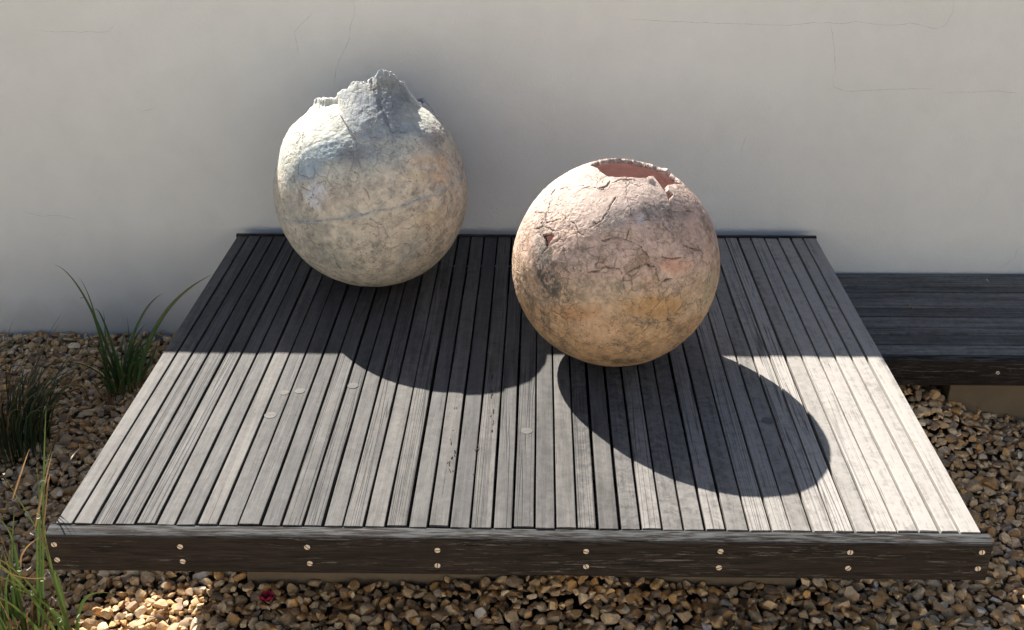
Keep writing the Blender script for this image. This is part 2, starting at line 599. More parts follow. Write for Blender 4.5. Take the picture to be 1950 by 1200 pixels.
def planks(edges, a0, a1, z_top, thick, along='Y', seed=1, seg=26, end_jit=0.004, zj=0.0011, roll=0.012, gapfun=None):
    """edges: boundaries across; a0..a1 extent along"""
    rnd = random.Random(seed)
    V, Fc = [], []
    for i, (e0, e1) in enumerate(zip(edges[:-1], edges[1:])):
        g0, g1 = gapfun(rnd) if gapfun else (0.002, 0.002)
        lo, hi = e0 + g0, e1 - g1
        z = z_top + rnd.uniform(-zj, zj)
        rl = rnd.gauss(0, roll)
        b = 0.0016
        s0 = a0 + rnd.uniform(0, end_jit) * (1 if rnd.random() < .6 else 0.2)
        ph, am = rnd.uniform(0, 6.3), rnd.uniform(0.0001, 0.0009)
        w = hi - lo
        prof = [(0, -thick), (0, -b), (b * .35, -b * .35), (b, 0), (w * 0.33, 0.0002), (w * 0.67, 0.0002), (w - b, 0), (w - b * .35, -b * .35), (w, -b), (w, -thick)]
        base = len(V); K = len(prof)
        for s in range(seg + 1):
            t = s / seg
            a = s0 + (a1 - s0) * t
            wob = am * math.sin(ph + t * 7.0) + am * .5 * math.sin(ph * 2 + t * 19)
            for (u, dz) in prof:
                c = lo + u + wob
                zz = z + dz + (u - w / 2) * rl + rnd.uniform(-1, 1) * 0.00008
                if s == 0 and dz > -thick / 2: zz -= 0.0007 * rnd.random()
                V.append((c, a, zz) if along == 'Y' else (a, c, zz))
        for s in range(seg):
            for k in range(K):
                k2 = (k + 1) % K
                Fc.append((base + s * K + k, base + s * K + k2, base + (s + 1) * K + k2, base + (s + 1) * K + k))
        for s, rev in ((0, 0), (seg, 1)):       # ends as quads
            o = base + s * K
            for k in range(K // 2 - 1):
                q = (o + k, o + k + 1, o + K - 2 - k, o + K - 1 - k)
                Fc.append(q if rev else q[::-1])
    me = mesh_np("planking", V, Fc)
    bm = bmesh.new(); bm.from_mesh(me); bmesh.ops.recalc_face_normals(bm, faces=bm.faces); bm.to_mesh(me); bm.free()
    return me


fx = [98, 135, 173, 213, 253, 293, 330, 370, 410, 450, 492, 532, 573, 612, 650, 691, 732, 773, 813, 853, 894, 935, 975,
      1016, 1056, 1097, 1137, 1180, 1220, 1262, 1302, 1343, 1384, 1427, 1470, 1509, 1549, 1590, 1629, 1670, 1712, 1753, 1793, 1830, 1873]
edges = [at_z(x, 992 + (x - 98) * 0.0113, H_D)[0] for x in fx]
kk = (XR - XL) / (edges[-1] - edges[0])
edges = [XL + (e - edges[0]) * kk for e in edges]


def deck_gap(r):
    a = r.choice([0.0012, 0.0022, 0.0028, 0.0032, 0.0040]); b = r.choice([0.0012, 0.0022, 0.0026, 0.0032])
    return a, b


pk = link("planking", planks(edges, YF, YB - 0.02, H_D, 0.021, 'Y', 5, 30, 0.006, 0.0012, 0.012, deck_gap), M_PLANK, deck)


def rail_board(x0, x1, yf, yb, zb, ztf, ztb, seed, seg=90, amp=0.0012):
    """long edge board with a worn rounded top arris; yf is the outer face"""
    rnd = random.Random(seed)
    s = 1 if yb > yf else -1
    prof = [(yb, zb), (yf + s * 0.002, zb), (yf, zb + 0.003), (yf, ztf - 0.006), (yf + s * 0.0018, ztf - 0.002), (yf + s * 0.006, ztf),
            (yf + (yb - yf) * 0.5, (ztf + ztb) / 2 + 0.0005), (yb, ztb)]
    V, Fc = [], []
    K = len(prof)
    off = 0
    for i in range(seg + 1):
        x = x0 + (x1 - x0) * i / seg
        off = 0.85 * off + rnd.uniform(-1, 1) * amp * 0.4
        for k, (y, z) in enumerate(prof):
            j = off if k in (3, 4, 5) else 0
            V.append((x, y + j * 0.5 * s, z + j * 0.6))
    for i in range(seg):
        for k in range(K):
            k2 = (k + 1) % K
            Fc.append((i * K + k, i * K + k2, (i + 1) * K + k2, (i + 1) * K + k))
    for o, rev in ((0, 0), (seg * K, 1)):
        for k in range(K // 2 - 1):
            q = (o + k, o + k + 1, o + K - 2 - k, o + K - 1 - k)
            Fc.append(q if rev else q[::-1])
    me = mesh_np("front_board", V, Fc)
    bm = bmesh.new(); bm.from_mesh(me); bmesh.ops.recalc_face_normals(bm, faces=bm.faces); bm.to_mesh(me); bm.free()
    return me


YFR = YF - 0.0300
fb = link("front_board", rail_board(XL - 0.008, XR + 0.014, YFR, YF - 0.0005, H_D - 0.104, H_D - 0.007, H_D - 0.003, 4), M_RAIL, deck)
link("back_board", rail_board(XL, XR, YB, YB - 0.020 + 0.0006, H_D - 0.104, H_D + 0.005, H_D + 0.005, 9), M_RAIL, deck)
for xa, xb in ((XL + 0.004, XL + 0.030), (XR - 0.030, XR - 0.004)):
    link("side_board", MB().box(xa, xb, YF + 0.001, YB - 0.022, H_D - 0.100, H_D - 0.0235, 0.002).mesh("side_board"), M_RAIL, deck)
for yy, hw in ((-0.30, 0.022), (-0.85, 0.022), (-1.25, 0.03), (-1.44, 0.05), (-1.60, 0.06)):
    link("joist", MB().box(XL + 0.032, XR - 0.032, yy - hw, yy + hw, H_D - 0.104, H_D - 0.0235).mesh("joist"), M_RAIL, deck)
link("plinth", MB().box(-0.745, 0.650, -1.385, -0.25, -0.02, H_D - 0.106, 0.004).mesh("plinth"), M_CONC, deck)

M_BRASS = mat_plain("dull_screw_metal", (0.52, 0.43, 0.32), 0.5, 0.5, 0.35, 300, Metallic=0.2)
M_SLOT = mat_plain("screw_recess", (0.05, 0.035, 0.025), 0.8)


def screw(x, z, yface, ang, r=0.0062):
    """slotted round head on a vertical face: two half domes either side of a slot"""
    V, Fc = [], []
    ca, sa = math.cos(ang), math.sin(ang)
    for sgn in (1, -1):
        n = 10
        ring = []
        a0 = math.asin(0.16)
        for i in range(n + 1):
            a = a0 + (math.pi - 2 * a0) * i / n
            ring.append((math.cos(a), sgn * math.sin(a)))
        o = len(V)
        for rr, dy in ((1.0, 0.0010), (0.98, -0.0009), (0.70, -0.0018)):
            for (u, w) in ring:
                if rr < 0.8: u, w = u * rr, (w * rr if abs(w) * rr > 0.16 else sgn * 0.16)
                V.append((u * r, dy, w * r))
        c = len(V); V.append((0, -0.0020, sgn * 0.16 * r))
        for q in range(2):
            for i in range(n):
                Fc.append((o + q * (n + 1) + i, o + q * (n + 1) + i + 1, o + (q + 1) * (n + 1) + i + 1, o + (q + 1) * (n + 1) + i))
        for i in range(n):
            Fc.append((o + 2 * (n + 1) + i, o + 2 * (n + 1) + i + 1, c, c))
    me = bpy.data.meshes.new("screw")
    VV = [(x + u * ca - w * sa, yface + dy, z + u * sa + w * ca) for u, dy, w in V]
    me.from_pydata(VV, [], [f if f[2] != f[3] else f[:3] for f in Fc])
    bm = bmesh.new(); bm.from_mesh(me)
    # recess disc under the slot
    d = bmesh.ops.create_circle(bm, cap_ends=True, segments=18, radius=r * 0.97)
    for v in d['verts']: v.co = Vector((x + v.co.x, yface - 0.0004, z + v.co.y))
    fs = {f for v in d['verts'] for f in v.link_faces}
    for f in fs: f.material_index = 1
    bm.to_mesh(me); bm.free()
    me.materials.append(M_BRASS); me.materials.append(M_SLOT)
    return me


rs_ = random.Random(5)
for (px, py) in [(103, 1037), (109, 1066), (343, 1041), (348, 1069), (585, 1042), (590, 1073), (833, 1048), (833, 1077), (1116, 1050), (1116, 1079),
                 (1372, 1050), (1369, 1081), (1619, 1052), (1615, 1082), (1870, 1052), (1862, 1083)]:
    p = at_y(px, py, YFR)
    link("screw", screw(p[0], p[2], YFR, rs_.uniform(0, 3.1)), None, fb)

M_PLUG = mat_weathered("timber_plug", (0.05, 0.047, 0.044), (0.112, 0.106, 0.099), 'X')
for (px, py, r) in [(515, 791, 0.0155), (1003, 821, 0.0145), (1462, 801, 0.0155), (672, 735, 0.0145), (571, 745, 0.0135), (541, 748, 0.0125)]:
    p = at_z(px, py, H_D)
    bm = bmesh.new()
    bmesh.ops.create_cone(bm, cap_ends=True, segments=28, radius1=r, radius2=r * 0.97, depth=0.004)
    bmesh.ops.translate(bm, verts=bm.verts, vec=(p[0], p[1], H_D - 0.0010))
    me = bpy.data.meshes.new("timber_plug"); bm.to_mesh(me); bm.free()
    link("timber_plug", me, M_PLUG, pk)


def pits():
    """eaten-out holes in two of the slats"""
    rnd = random.Random(8)
    out = []
    lines = [[(864, 812), (862, 835), (858, 850), (868, 868), (854, 880), (852, 893), (860, 898)],
             [(942, 700), (938, 725), (936, 750), (940, 775), (936, 800), (938, 822)],
             [(866, 776), (871, 792)], [(913, 820), (905, 870), (903, 905)]]
    for L in lines:
        for (a, b) in zip(L[:-1], L[1:]):
            for q in range(rnd.randint(1, 3)):
                t = rnd.random()
                p = at_z(a[0] + (b[0] - a[0]) * t + rnd.uniform(-3, 3), a[1] + (b[1] - a[1]) * t, H_D)
                V = []; n = 9
                w, l = rnd.uniform(0.0008, 0.0022), rnd.uniform(0.003, 0.009)
                tw = rnd.uniform(-0.4, 0.4)
                for i in range(n):
                    an = 6.283 * i / n
                    k = rnd.uniform(0.6, 1.1)
                    u, v = math.cos(an) * w * k, math.sin(an) * l * k
                    V.append((p[0] + u - v * tw, p[1] + v, H_D + 0.0017))
                me = bpy.data.meshes.new("rot_hole"); me.from_pydata(V, [], [tuple(range(n))])
                out.append(me)
    return out


M_ROT = mat_plain("rotten_wood", (0.02, 0.016, 0.013), 0.95, 0.1)
for me in pits(): link("rot_hole", me, M_ROT, pk)

# ------------------------------------------------------------------ the bench
HB = 0.2664
bench = empty("low_bench", (1.9, -0.32, 0), "low dark timber bench of lengthwise slats along the wall, right of the deck", "bench")
be = [-0.6150, -0.548, -0.482, -0.430, -0.358, -0.292, -0.222, -0.168, -0.130, -0.012]
link("planking", planks(be, 0.985, 3.4, HB, 0.020, 'X', 12, 20, 0.0, 0.0015, 0.02, lambda r: (0.0022, 0.0022)), M_BENCH, bench)
bf = link("front_board", rail_board(0.975, 3.4, -0.6430, -0.6165, HB - 0.090, HB - 0.001, HB + 0.001, 21), M_RAIL, bench)
link("plinth", MB().box(1.28, 3.2, -0.56, -0.05, -0.02, HB - 0.0925, 0.004).mesh("plinth"), M_CONC, bench)
link("joist", MB().box(0.99, 3.35, -0.612, -0.565, HB - 0.088, HB - 0.0225).mesh("joist"), M_RAIL, bench)
p = at_y(1900, 710, -0.6430)
link("screw", screw(p[0], p[2], -0.6430, 0.8, 0.006), None, bf)


# ------------------------------------------------------------------ pots
def sph_hit(x, y, C, R):
    d = px_ray(x, y); oc = CAM - C
    b = d @ oc; disc = b * b - (oc @ oc - R * R)
    t = -b - math.sqrt(max(disc, 0))
    q = CAM + d * t - C
    return q / np.linalg.norm(q)


def frame_of(c):
    c = c / np.linalg.norm(c)
    e1 = np.array([1.0, 0, 0]); e1 -= c * (e1 @ c); e1 /= np.linalg.norm(e1)
    return c, e1, np.cross(c, e1)


def seg_dist(P, lines):
    """least distance of points P (unit sphere) to polylines of unit directions"""
    best = np.full(len(P), 9.0)
    for L in lines:
        for a, b in zip(L[:-1], L[1:]):
            ab = b - a
            near = ((P - (a + b) / 2) ** 2).sum(1) < (np.linalg.norm(ab) / 2 + 0.12) ** 2
            if not near.any(): continue
            Q = P[near]
            t = np.clip(((Q - a) @ ab) / (ab @ ab), 0, 1)
            d = np.linalg.norm(Q - (a + t[:, None] * ab), axis=1)
            best[near] = np.minimum(best[near], d)
    return best


def pot_mesh(name, C, R, c0, beta0, NU, NV, shape, cut=None):
    c, e1, e2 = frame_of(c0)
    phi = np.linspace(0, 2 * math.pi, NU, endpoint=False)
    b0 = beta0(phi, c, e1, e2)
    v = np.linspace(0, 1, NV)
    B = b0[None, :] + (math.pi - 0.002 - b0[None, :]) * v[:, None]
    PH = np.broadcast_to(phi, B.shape)
    D = np.sin(B)[..., None] * (np.cos(PH)[..., None] * e1 + np.sin(PH)[..., None] * e2) + np.cos(B)[..., None] * c
    D = D.reshape(-1, 3)
    edge = ((B - b0[None, :]) * R).reshape(-1)         # metres from the rim
    P, colr = shape(D, edge, PH.reshape(-1))
    P = P + C
    i = np.arange(NV - 1)[:, None] * NU; j = np.arange(NU)[None, :]; j2 = (j + 1) % NU
    Fc = np.stack([i + j, i + NU + j, i + NU + j2, i + j2], -1).reshape(-1, 4)
    if cut is not None:
        kill = cut(D)
        Fc = Fc[~kill[Fc].any(1)]
    # close the base
    me = mesh_np(name, P, Fc)
    colr = colr * 0.90
    ca = me.color_attributes.new("tint", 'FLOAT_COLOR', 'POINT')
    ca.data.foreach_set("color", np.concatenate([np.clip(colr, 0, 1), np.ones((len(colr), 1))], 1).astype(np.float32).ravel())
    return me


def inpoly(D, C, R, poly):
    """directions inside a small polygon given by directions"""
    ctr = np.mean(poly, 0); ctr /= np.linalg.norm(ctr)
    n, a, b = frame_of(ctr)
    close = (D @ n) > 0.9
    u, v = D @ a, D @ b
    pu = [q @ a for q in poly]; pv = [q @ b for q in poly]
    ins = np.zeros(len(D), bool)
    m = len(poly)
    for i in range(m):
        j = (i - 1) % m
        cond = ((pv[i] > v) != (pv[j] > v)) & (u < (pu[j] - pu[i]) * (v - pv[i]) / (pv[j] - pv[i] + 1e-12) + pu[i])
        ins ^= cond
    return ins & close


def lerp(c, m, col):
    return c * (1 - m[:, None]) + np.array(col)[None, :] * m[:, None]


def blob(D, C, R, x, y, rx, ry, ang=0.0, wob=0.35, seed=0, soft=0.5):
    """soft-edged stain, or painted flap shade, centred where the photo shows it; rx, ry in pixels"""
    n = sph_hit(x, y, C, R)
    ax, e1, e2 = frame_of(n)
    k = np.linalg.norm(C + n * R - CAM) / F_PX / R
    q = UP - n * (UP @ n); q /= np.linalg.norm(q); h = np.cross(q, n)
    u = (D @ h) / (k * rx); v = (D @ q) / (k * ry)
    ca, sa = math.cos(ang), math.sin(ang)
    u, v = u * ca + v * sa, -u * sa + v * ca
    # undo anisotropy mixing for rotated ellipses
    if ang:
        uu = (D @ h) * ca + (D @ q) * sa; vv = -(D @ h) * sa + (D @ q) * ca
        u, v = uu / (k * rx), vv / (k * ry)
    d = np.sqrt(u * u + v * v) + wob * fbm(D, 7, 4, 100 + seed)
    return (1 - sstep(1 - soft, 1 + soft, d)) * ((D @ n) > 0.1)


def mat_pot(name, speck, speck_col, crackle, rough=0.85, fine_scale=170, more=0.0):
    N = NT(name)
    at = N.n("ShaderNodeVertexColor"); at.layer_name = "tint"
    v = N.coord()
    n1 = N.noise(v, 38, 6, 0.7, 0.4)
    n2 = N.noise(v, fine_scale, 4, 0.65)
    c = N.mix(0.9, at.outputs[0], N.ramp(n1, [(0.30, 0.66), (0.62, 1.18)]), 'MULTIPLY')
    msk = N.ramp(N.noise(v, 7.5, 4, 0.6), [(0.42, 0.0), (0.60, 1.0)])
    sp = N.ramp(N.noise(v, 120, 3, 0.6, 0.3), [(0.60, 0.0), (0.68, 1.0)])
    c = N.mix(N.math('MULTIPLY', N.math('MULTIPLY', sp, N.math('ADD', msk, 0.12)), speck), c, speck_col)
    # net of fine dirt-filled crazing
    wv = N.n("ShaderNodeVectorMath", operation='ADD')
    nn = N.n("ShaderNodeTexNoise"); N.put(nn.inputs["Vector"], v); nn.inputs["Scale"].default_value = 26; nn.inputs["Detail"].default_value = 4
    sc = N.n("ShaderNodeVectorMath", operation='SCALE'); N.put(sc.inputs[0], nn.outputs[1]); sc.inputs["Scale"].default_value = 0.045
    N.put(wv.inputs[0], v); N.put(wv.inputs[1], sc.outputs[0])
    cr = N.ramp(N.vor(wv.outputs[0], 24, 'DISTANCE_TO_EDGE'), [(0.0, 1.0), (0.045, 0.0)])
    cr2 = N.ramp(N.vor(wv.outputs[0], 62, 'DISTANCE_TO_EDGE'), [(0.0, 0.8), (0.05, 0.0)])
    cm = N.ramp(N.noise(v, 9, 4, 0.7, 0.5), [(0.48 - more, 0.0), (0.58 - more, 1.0)])
    cm2 = N.ramp(N.noise(N.coord(off=(3, 5, 1)), 12, 4, 0.7, 0.5), [(0.49 - more, 0.0), (0.59 - more, 1.0)])
    crk = N.math('MAXIMUM', N.math('MULTIPLY', cr, cm), N.math('MULTIPLY', cr2, cm2))
    c = N.mix(N.math('MULTIPLY', crk, crackle), c, speck_col)
    h = N.math('SUBTRACT', N.math('ADD', N.math('MULTIPLY', n1, 1.2), N.math('MULTIPLY', n2, 0.5)), N.math('MULTIPLY', crk, 1.0))
    return N.done(c, rough, N.bump(h, 0.7, 0.0028), spec=0.25)


def finish_pot(me, name, mat, thick, label, cat, C, inner=None):
    me.transform(Matrix.Translation(-Vector(C.tolist()) + Vector((0, 0, float(C[2] - H_D)))))
    o = link(name, me, mat, smooth=True)
    o.location = (C[0], C[1], H_D)
    md = o.modifiers.new("wall_thickness", 'SOLIDIFY')
    md.thickness = thick; md.offset = -1.0; md.use_even_offset = False
    if inner:
        me.materials.append(inner); md.material_offset = 1
    return tag(o, label, cat)


# ---- left pot: pale, with a tall torn flap on its rim
C1 = np.array([-0.5134, -0.4243, H_D + 0.2925]); R1 = 0.2925
k1 = np.linalg.norm(C1 - CAM) / F_PX           # metres per pixel at the pot
CX1, CY1 = 705.5, 362.0


def c1px(x, y): return (480 + x / 2.5, 100 + y / 2.5)


def pot1_beta(phi, c, e1, e2):
    Q = np.stack([np.cos(phi), np.sin(phi), 0 * phi], 1)
    b = math.radians(33) + 0.030 * fbm(Q, 9, 5, 6, 0.6)
    return b


rim_x = [560, 570, 576, 583, 590, 596, 603, 612, 620, 630, 641, 645, 647, 652, 662, 668, 674, 679, 684, 690, 697, 702, 705, 708, 714, 719, 724, 730, 737, 745, 752, 757, 764, 770, 774, 779, 787, 795, 803, 812, 822, 835]
rim_y = [205, 203, 206, 188, 186, 197, 193, 191, 190, 190, 191, 182, 177, 172, 171, 164, 158, 156, 158, 157, 158, 160, 152, 151, 148, 141, 138, 137, 138, 141, 147, 153, 159, 162, 169, 176, 178, 183, 186, 193, 205, 226]


def pot1_shape(D, edge, ph):
    seam = [[sph_hit(*c1px(x, y), C1, R1) for x, y in [(118, 780), (160, 797), (240, 806), (330, 800), (430, 790), (520, 772), (620, 750), (700, 735), (790, 700), (880, 668), (950, 632), (1005, 590)]]]
    cr = [[sph_hit(*c1px(x, y), C1, R1) for x, y in L] for L in [
        [(255, 385), (245, 450), (238, 530), (222, 600), (235, 640), (290, 660)],
        [(868, 430), (872, 462)], [(1003, 480), (990, 520), (972, 548)], [(940, 850), (960, 870)],
        [(205, 400), (225, 390), (240, 410), (225, 440)], [(560, 790), (620, 820), (650, 870), (640, 910)],
        [(385, 960), (400, 1000), (430, 1040)], [(480, 610), (540, 650), (560, 700)]]]
    Dj = D + 0.020 * np.stack([fbm(D, 15, 4, 210, .6), fbm(D, 15, 4, 211, .6), fbm(D, 15, 4, 212, .6)], 1)
    ds = seg_dist(D + 0.35 * (Dj - D), seam); dc = seg_dist(Dj, cr)
    r = R1 * (1 + 0.012 * fbm(D, 1.7, 3, 3) + 0.003 * fbm(D, 8, 4, 4))
    # squarer shoulders on the left
    r = r * (1 + 0.035 * np.exp(-((D[:, 0] + 0.70) / 0.25) ** 2 - ((D[:, 2] - 0.62) / 0.22) ** 2))
    r = r * (1 + 0.03 * np.exp(-((D[:, 0] - 0.68) / 0.25) ** 2 - ((D[:, 2] - 0.66) / 0.22) ** 2))
    ws = 0.006 * (1 + 0.6 * fbm(D, 9, 3, 55))
    r = r - 0.0022 * np.exp(-((ds - 0.0) / ws) ** 2) + 0.0016 * np.exp(-((ds - 0.018) / 0.008) ** 2)
    r = r - 0.0024 * np.exp(-(dc / 0.006) ** 2)
    P = D * r[:, None]
    # raise the torn lip
    w = P + C1 - CAM
    dep = w @ FW
    X = 975 + F_PX * (w @ RT) / dep; Y = 600 - F_PX * (w @ UP) / dep
    front = sstep(0.25, -0.05, (P[:, 1] / R1) - 0.36)      # in front of / beside the opening
    # rim height wanted for each column, against the plain round opening
    NUl = POT1_NU
    ang_ = np.linspace(0, 2 * math.pi, NUl, endpoint=False)
    c_, e1_, e2_ = frame_of(np.array([0.0, math.sin(math.radians(25)), math.cos(math.radians(25))]))
    b_ = math.radians(33)
    sm = (math.sin(b_) * (np.cos(ang_)[:, None] * e1_ + np.sin(ang_)[:, None] * e2_) + math.cos(b_) * c_) * R1
    ws_ = sm + C1 - CAM; dp_ = ws_ @ FW
    rimX = 975 + F_PX * (ws_ @ RT) / dp_; rimY = 600 - F_PX * (ws_ @ UP) / dp_
    frim = sstep(0.25, -0.05, sm[:, 1] / R1 - 0.36)
    tgt = np.interp(rimX, rim_x, rim_y)
    lift = np.clip((rimY - tgt) * k1 / 0.93, -0.002, 0.14)
    # right of the flap the outline is the far rim, so the near rim drops there
    lift_far = np.clip((rimY - tgt) * k1 / 0.93, 0, 0.04) * sstep(740, 775, rimX)
    lift = lift * (1 - 0.75 * sstep(768, 800, rimX))
    lift = np.convolve(np.concatenate([lift[-4:], lift, lift[:4]]), np.ones(5) / 5, 'same')[4:-4]
    back = 0.006 + 0.006 * fbm(np.stack([np.cos(np.linspace(0, 6.283, NUl)), np.sin(np.linspace(0, 6.283, NUl)), np.zeros(NUl)], 1), 6, 3, 8)
    lift = lift * frim + (back + lift_far) * (1 - frim)
    L = np.broadcast_to(lift, (len(D) // NUl, NUl)).reshape(-1)
    fr_ = sm[:, 1] / R1 < 0.30
    o_ = np.argsort(rimX[fr_])
    Xe = X - 0.50 * np.maximum(0, Y - 196) * (1 - sstep(700, 712, X)) * sstep(600, 640, X) + 0.35 * np.maximum(0, Y - 200) * sstep(740, 770, X) * -1
    Lx = np.interp(Xe, rimX[fr_][o_], lift[fr_][o_])
    fm = sstep(0.0, -0.3, D[:, 1] - 0.30)
    L = L * (1 - fm) + Lx * fm
    reach = 0.016 + 0.125 * sstep(0.012, 0.045, L)
    t = np.clip(1 - edge / reach, 0, 1)
    prof = t ** (1.0 + 0.9 * sstep(0.012, 0.045, L))
    lean = 0.6 * sstep(0.012, 0.045, L)
    P[:, 2] += L * prof * 0.951 / (0.951 + 0.309 * lean)
    # the flap leans a little outwards and folds
    fold = fbm(np.stack([X * 0.022, Y * 0.006, 0 * X], 1), 1.0, 2, 77)
    P[:, 1] += L * prof * lean * 0.951 / (0.951 + 0.309 * lean) + 0.012 * fold * prof * sstep(0.01, 0.05, L)
    Q = P / R1
    cru = np.abs(fbm(Q, 13, 4, 31)) * sstep(0.25, 0.7, Q[:, 2])
    P += D * (0.0026 * cru + 0.0007 * fbm(Q, 30, 4, 9))[:, None]
    # on the upright flap the wrinkles push towards the viewer's side
    sheet = sstep(0.004, 0.03, L * prof)
    wr = fbm(Q * np.array([1.0, 0.3, 0.7]), 9, 4, 91)
    P[:, 1] -= 0.003 * sheet * wr
    w = P + C1 - CAM
    Yn = 600 - F_PX * (w @ UP) / (w @ FW)
    xc = 706 + 0.42 * np.maximum(0, Yn - 155)
    xl_ = 644 + 0.62 * np.maximum(0, Yn - 212)
    low = 1 - sstep(225, 300, Yn)
    isfl = sstep(0.25, -0.05, sm[:, 1] / R1 - 0.36)
    isfl = np.broadcast_to(isfl, (len(D) // NUl, NUl)).reshape(-1)
    left_lobe = (1 - sstep(-3, 2, X - xc)) * sstep(-1, 5, X - xl_) * low * isfl
    P[:, 1] -= 0.018 * left_lobe
    P[:, 1] -= 0.006 * sstep(-2, 8, X - xc) * low * isfl * (1 - sstep(745, 785, X))
    # two finger-like knobs left of the flap and a roll of clay
    for (kx, w_, hh) in ((588, 4.5, 0.024), (575, 4.0, 0.010)):
        kb = np.exp(-((X - kx) / w_) ** 4) * np.exp(-(edge / 0.020) ** 2) * (front > 0.1)
        P += (D * 0.011 * kb[:, None]); P[:, 2] += 0.004 * kb
    roll = sstep(596, 604, X) * sstep(650, 640, X) * (front > 0.1)
    P += D * (0.006 * roll * np.exp(-((edge - 0.006) / 0.006) ** 2) - 0.003 * roll * np.exp(-((edge - 0.020) / 0.006) ** 2))[:, None]
    # knobby thickening of the broken edge
    kn = np.exp(-edge / 0.006)
    P += D * (0.004 * kn * (0.4 + fbm(D, 40, 3, 66)))[:, None]
    # ---- colour
    n1 = fbm(Q, 3.2, 5, 21); n2 = fbm(Q, 7, 6, 22, 0.7); n3 = fbm(Q, 22, 5, 23, 0.75)
    c = np.tile(np.array([0.555, 0.485, 0.385]), (len(D), 1))
    c = lerp(c, sstep(0.0, 0.35, n1 + 0.4 * n2), (0.56, 0.50, 0.405))
    c = lerp(c, 0.62 * sstep(-0.12, 0.40, n2 + 0.35 * n3), (0.34, 0.32, 0.275))
    c = lerp(c, 0.30 * sstep(0.05, 0.45, n3 + 0.7 * n2) * (n1 > -9), (0.15, 0.14, 0.125))
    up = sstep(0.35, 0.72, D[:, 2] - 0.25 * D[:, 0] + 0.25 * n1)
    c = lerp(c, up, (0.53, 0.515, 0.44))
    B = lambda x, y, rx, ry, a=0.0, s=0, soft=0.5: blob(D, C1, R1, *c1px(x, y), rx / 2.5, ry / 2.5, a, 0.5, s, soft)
    c = lerp(c, 0.85 * np.maximum.reduce([B(590, 330, 150, 130, 0, 1), B(510, 470, 160, 60, 0, 11)]), (0.265, 0.285, 0.30))  # blue-grey shade on and below the flap, put into the colour
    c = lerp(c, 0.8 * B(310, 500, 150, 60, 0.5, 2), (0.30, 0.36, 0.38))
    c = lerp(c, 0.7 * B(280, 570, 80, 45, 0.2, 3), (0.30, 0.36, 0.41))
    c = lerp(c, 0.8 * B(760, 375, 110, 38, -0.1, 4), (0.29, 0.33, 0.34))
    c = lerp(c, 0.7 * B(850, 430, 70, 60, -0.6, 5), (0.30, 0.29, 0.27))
    c = lerp(c, 0.75 * B(800, 522, 75, 26, 0.05, 6), (0.54, 0.42, 0.31))
    c = lerp(c, 0.75 * B(900, 520, 55, 34, -0.1, 16), (0.555, 0.41, 0.285))
    c = lerp(c, 0.7 * B(900, 595, 60, 26, 0.0, 7), (0.58, 0.42, 0.28))
    c = lerp(c, 0.5 * B(790, 590, 80, 30, 0.0, 17), (0.54, 0.43, 0.28))
    c = lerp(c, 0.5 * B(850, 790, 90, 50, 0.4, 18), (0.52, 0.43, 0.29))
    c = lerp(c, 0.75 * B(300, 680, 55, 55, 0.4, 8), (0.56, 0.56, 0.60))
    c = lerp(c, 0.5 * B(440, 690, 130, 60, 0.1, 9), (0.54, 0.44, 0.34))
    c = lerp(c, 0.55 * B(330, 950, 90, 110, 0.5, 10), (0.27, 0.27, 0.235))
    c = lerp(c, 0.5 * B(760, 940, 60, 100, 0.0, 12), (0.30, 0.31, 0.29))
    c = lerp(c, 0.45 * B(640, 860, 110, 60, 0.0, 13), (0.54, 0.46, 0.38))
    c = lerp(c, 0.5 * B(190, 740, 70, 60, 0.0, 15), (0.33, 0.32, 0.29))
    c = lerp(c, 0.55 * B(480, 500, 60, 50, 0, 14), (0.24, 0.235, 0.22))
    # flap's shade put into its colour as blue-grey; ochre towards the top
    fl = sstep(0.0, 0.03, L * prof)
    c = lerp(c, 0.8 * fl, (0.225, 0.24, 0.25))
    fl = sstep(0.03, 0.07, L * prof)
    c = lerp(c, 0.8 * fl * sstep(-0.3, 0.3, n2 + 0.15), (0.285, 0.26, 0.20))
    c = lerp(c, 0.8 * np.exp(-edge / 0.008), (0.60, 0.60, 0.57))
    c = lerp(c, 0.85 * np.exp(-((ds - 0.004) / 0.016) ** 2) * sstep(-.4, .2, n2 + .1 - 0.25 * D[:, 0]), (0.36, 0.38, 0.385))
    c = lerp(c, 0.75 * np.exp(-(ds / 0.0045) ** 2) * sstep(-0.1, 0.3, n3 + 0.1), (0.09, 0.085, 0.08))
    c = lerp(c, 0.85 * np.exp(-(dc / 0.0042) ** 2), (0.09, 0.08, 0.07))
    c = lerp(c, 0.5 * sstep(0.16, 0.02, cru / (sstep(0.25, 0.7, D[:, 2]) + 1e-3)) * sstep(0.3, 0.7, D[:, 2]) * sstep(-.2, .3, n1), (0.30, 0.31, 0.27))
    return P, c


POT1_NU = 1000
M_POT1 = mat_pot("pale_fired_clay", 0.75, (0.10, 0.095, 0.085), 0.36)
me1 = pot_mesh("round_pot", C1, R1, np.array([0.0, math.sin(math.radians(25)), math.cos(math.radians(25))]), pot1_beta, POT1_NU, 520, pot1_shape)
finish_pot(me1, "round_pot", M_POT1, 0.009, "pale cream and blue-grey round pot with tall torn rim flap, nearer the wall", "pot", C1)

# ---- right pot: pink and ochre, cracked, with a jagged opening
C2 = np.array([0.1982, -0.9196, H_D + 0.2720]); R2 = 0.2720


def c2px(x, y): return (940 + x / 2.608, 270 + y / 2.608)


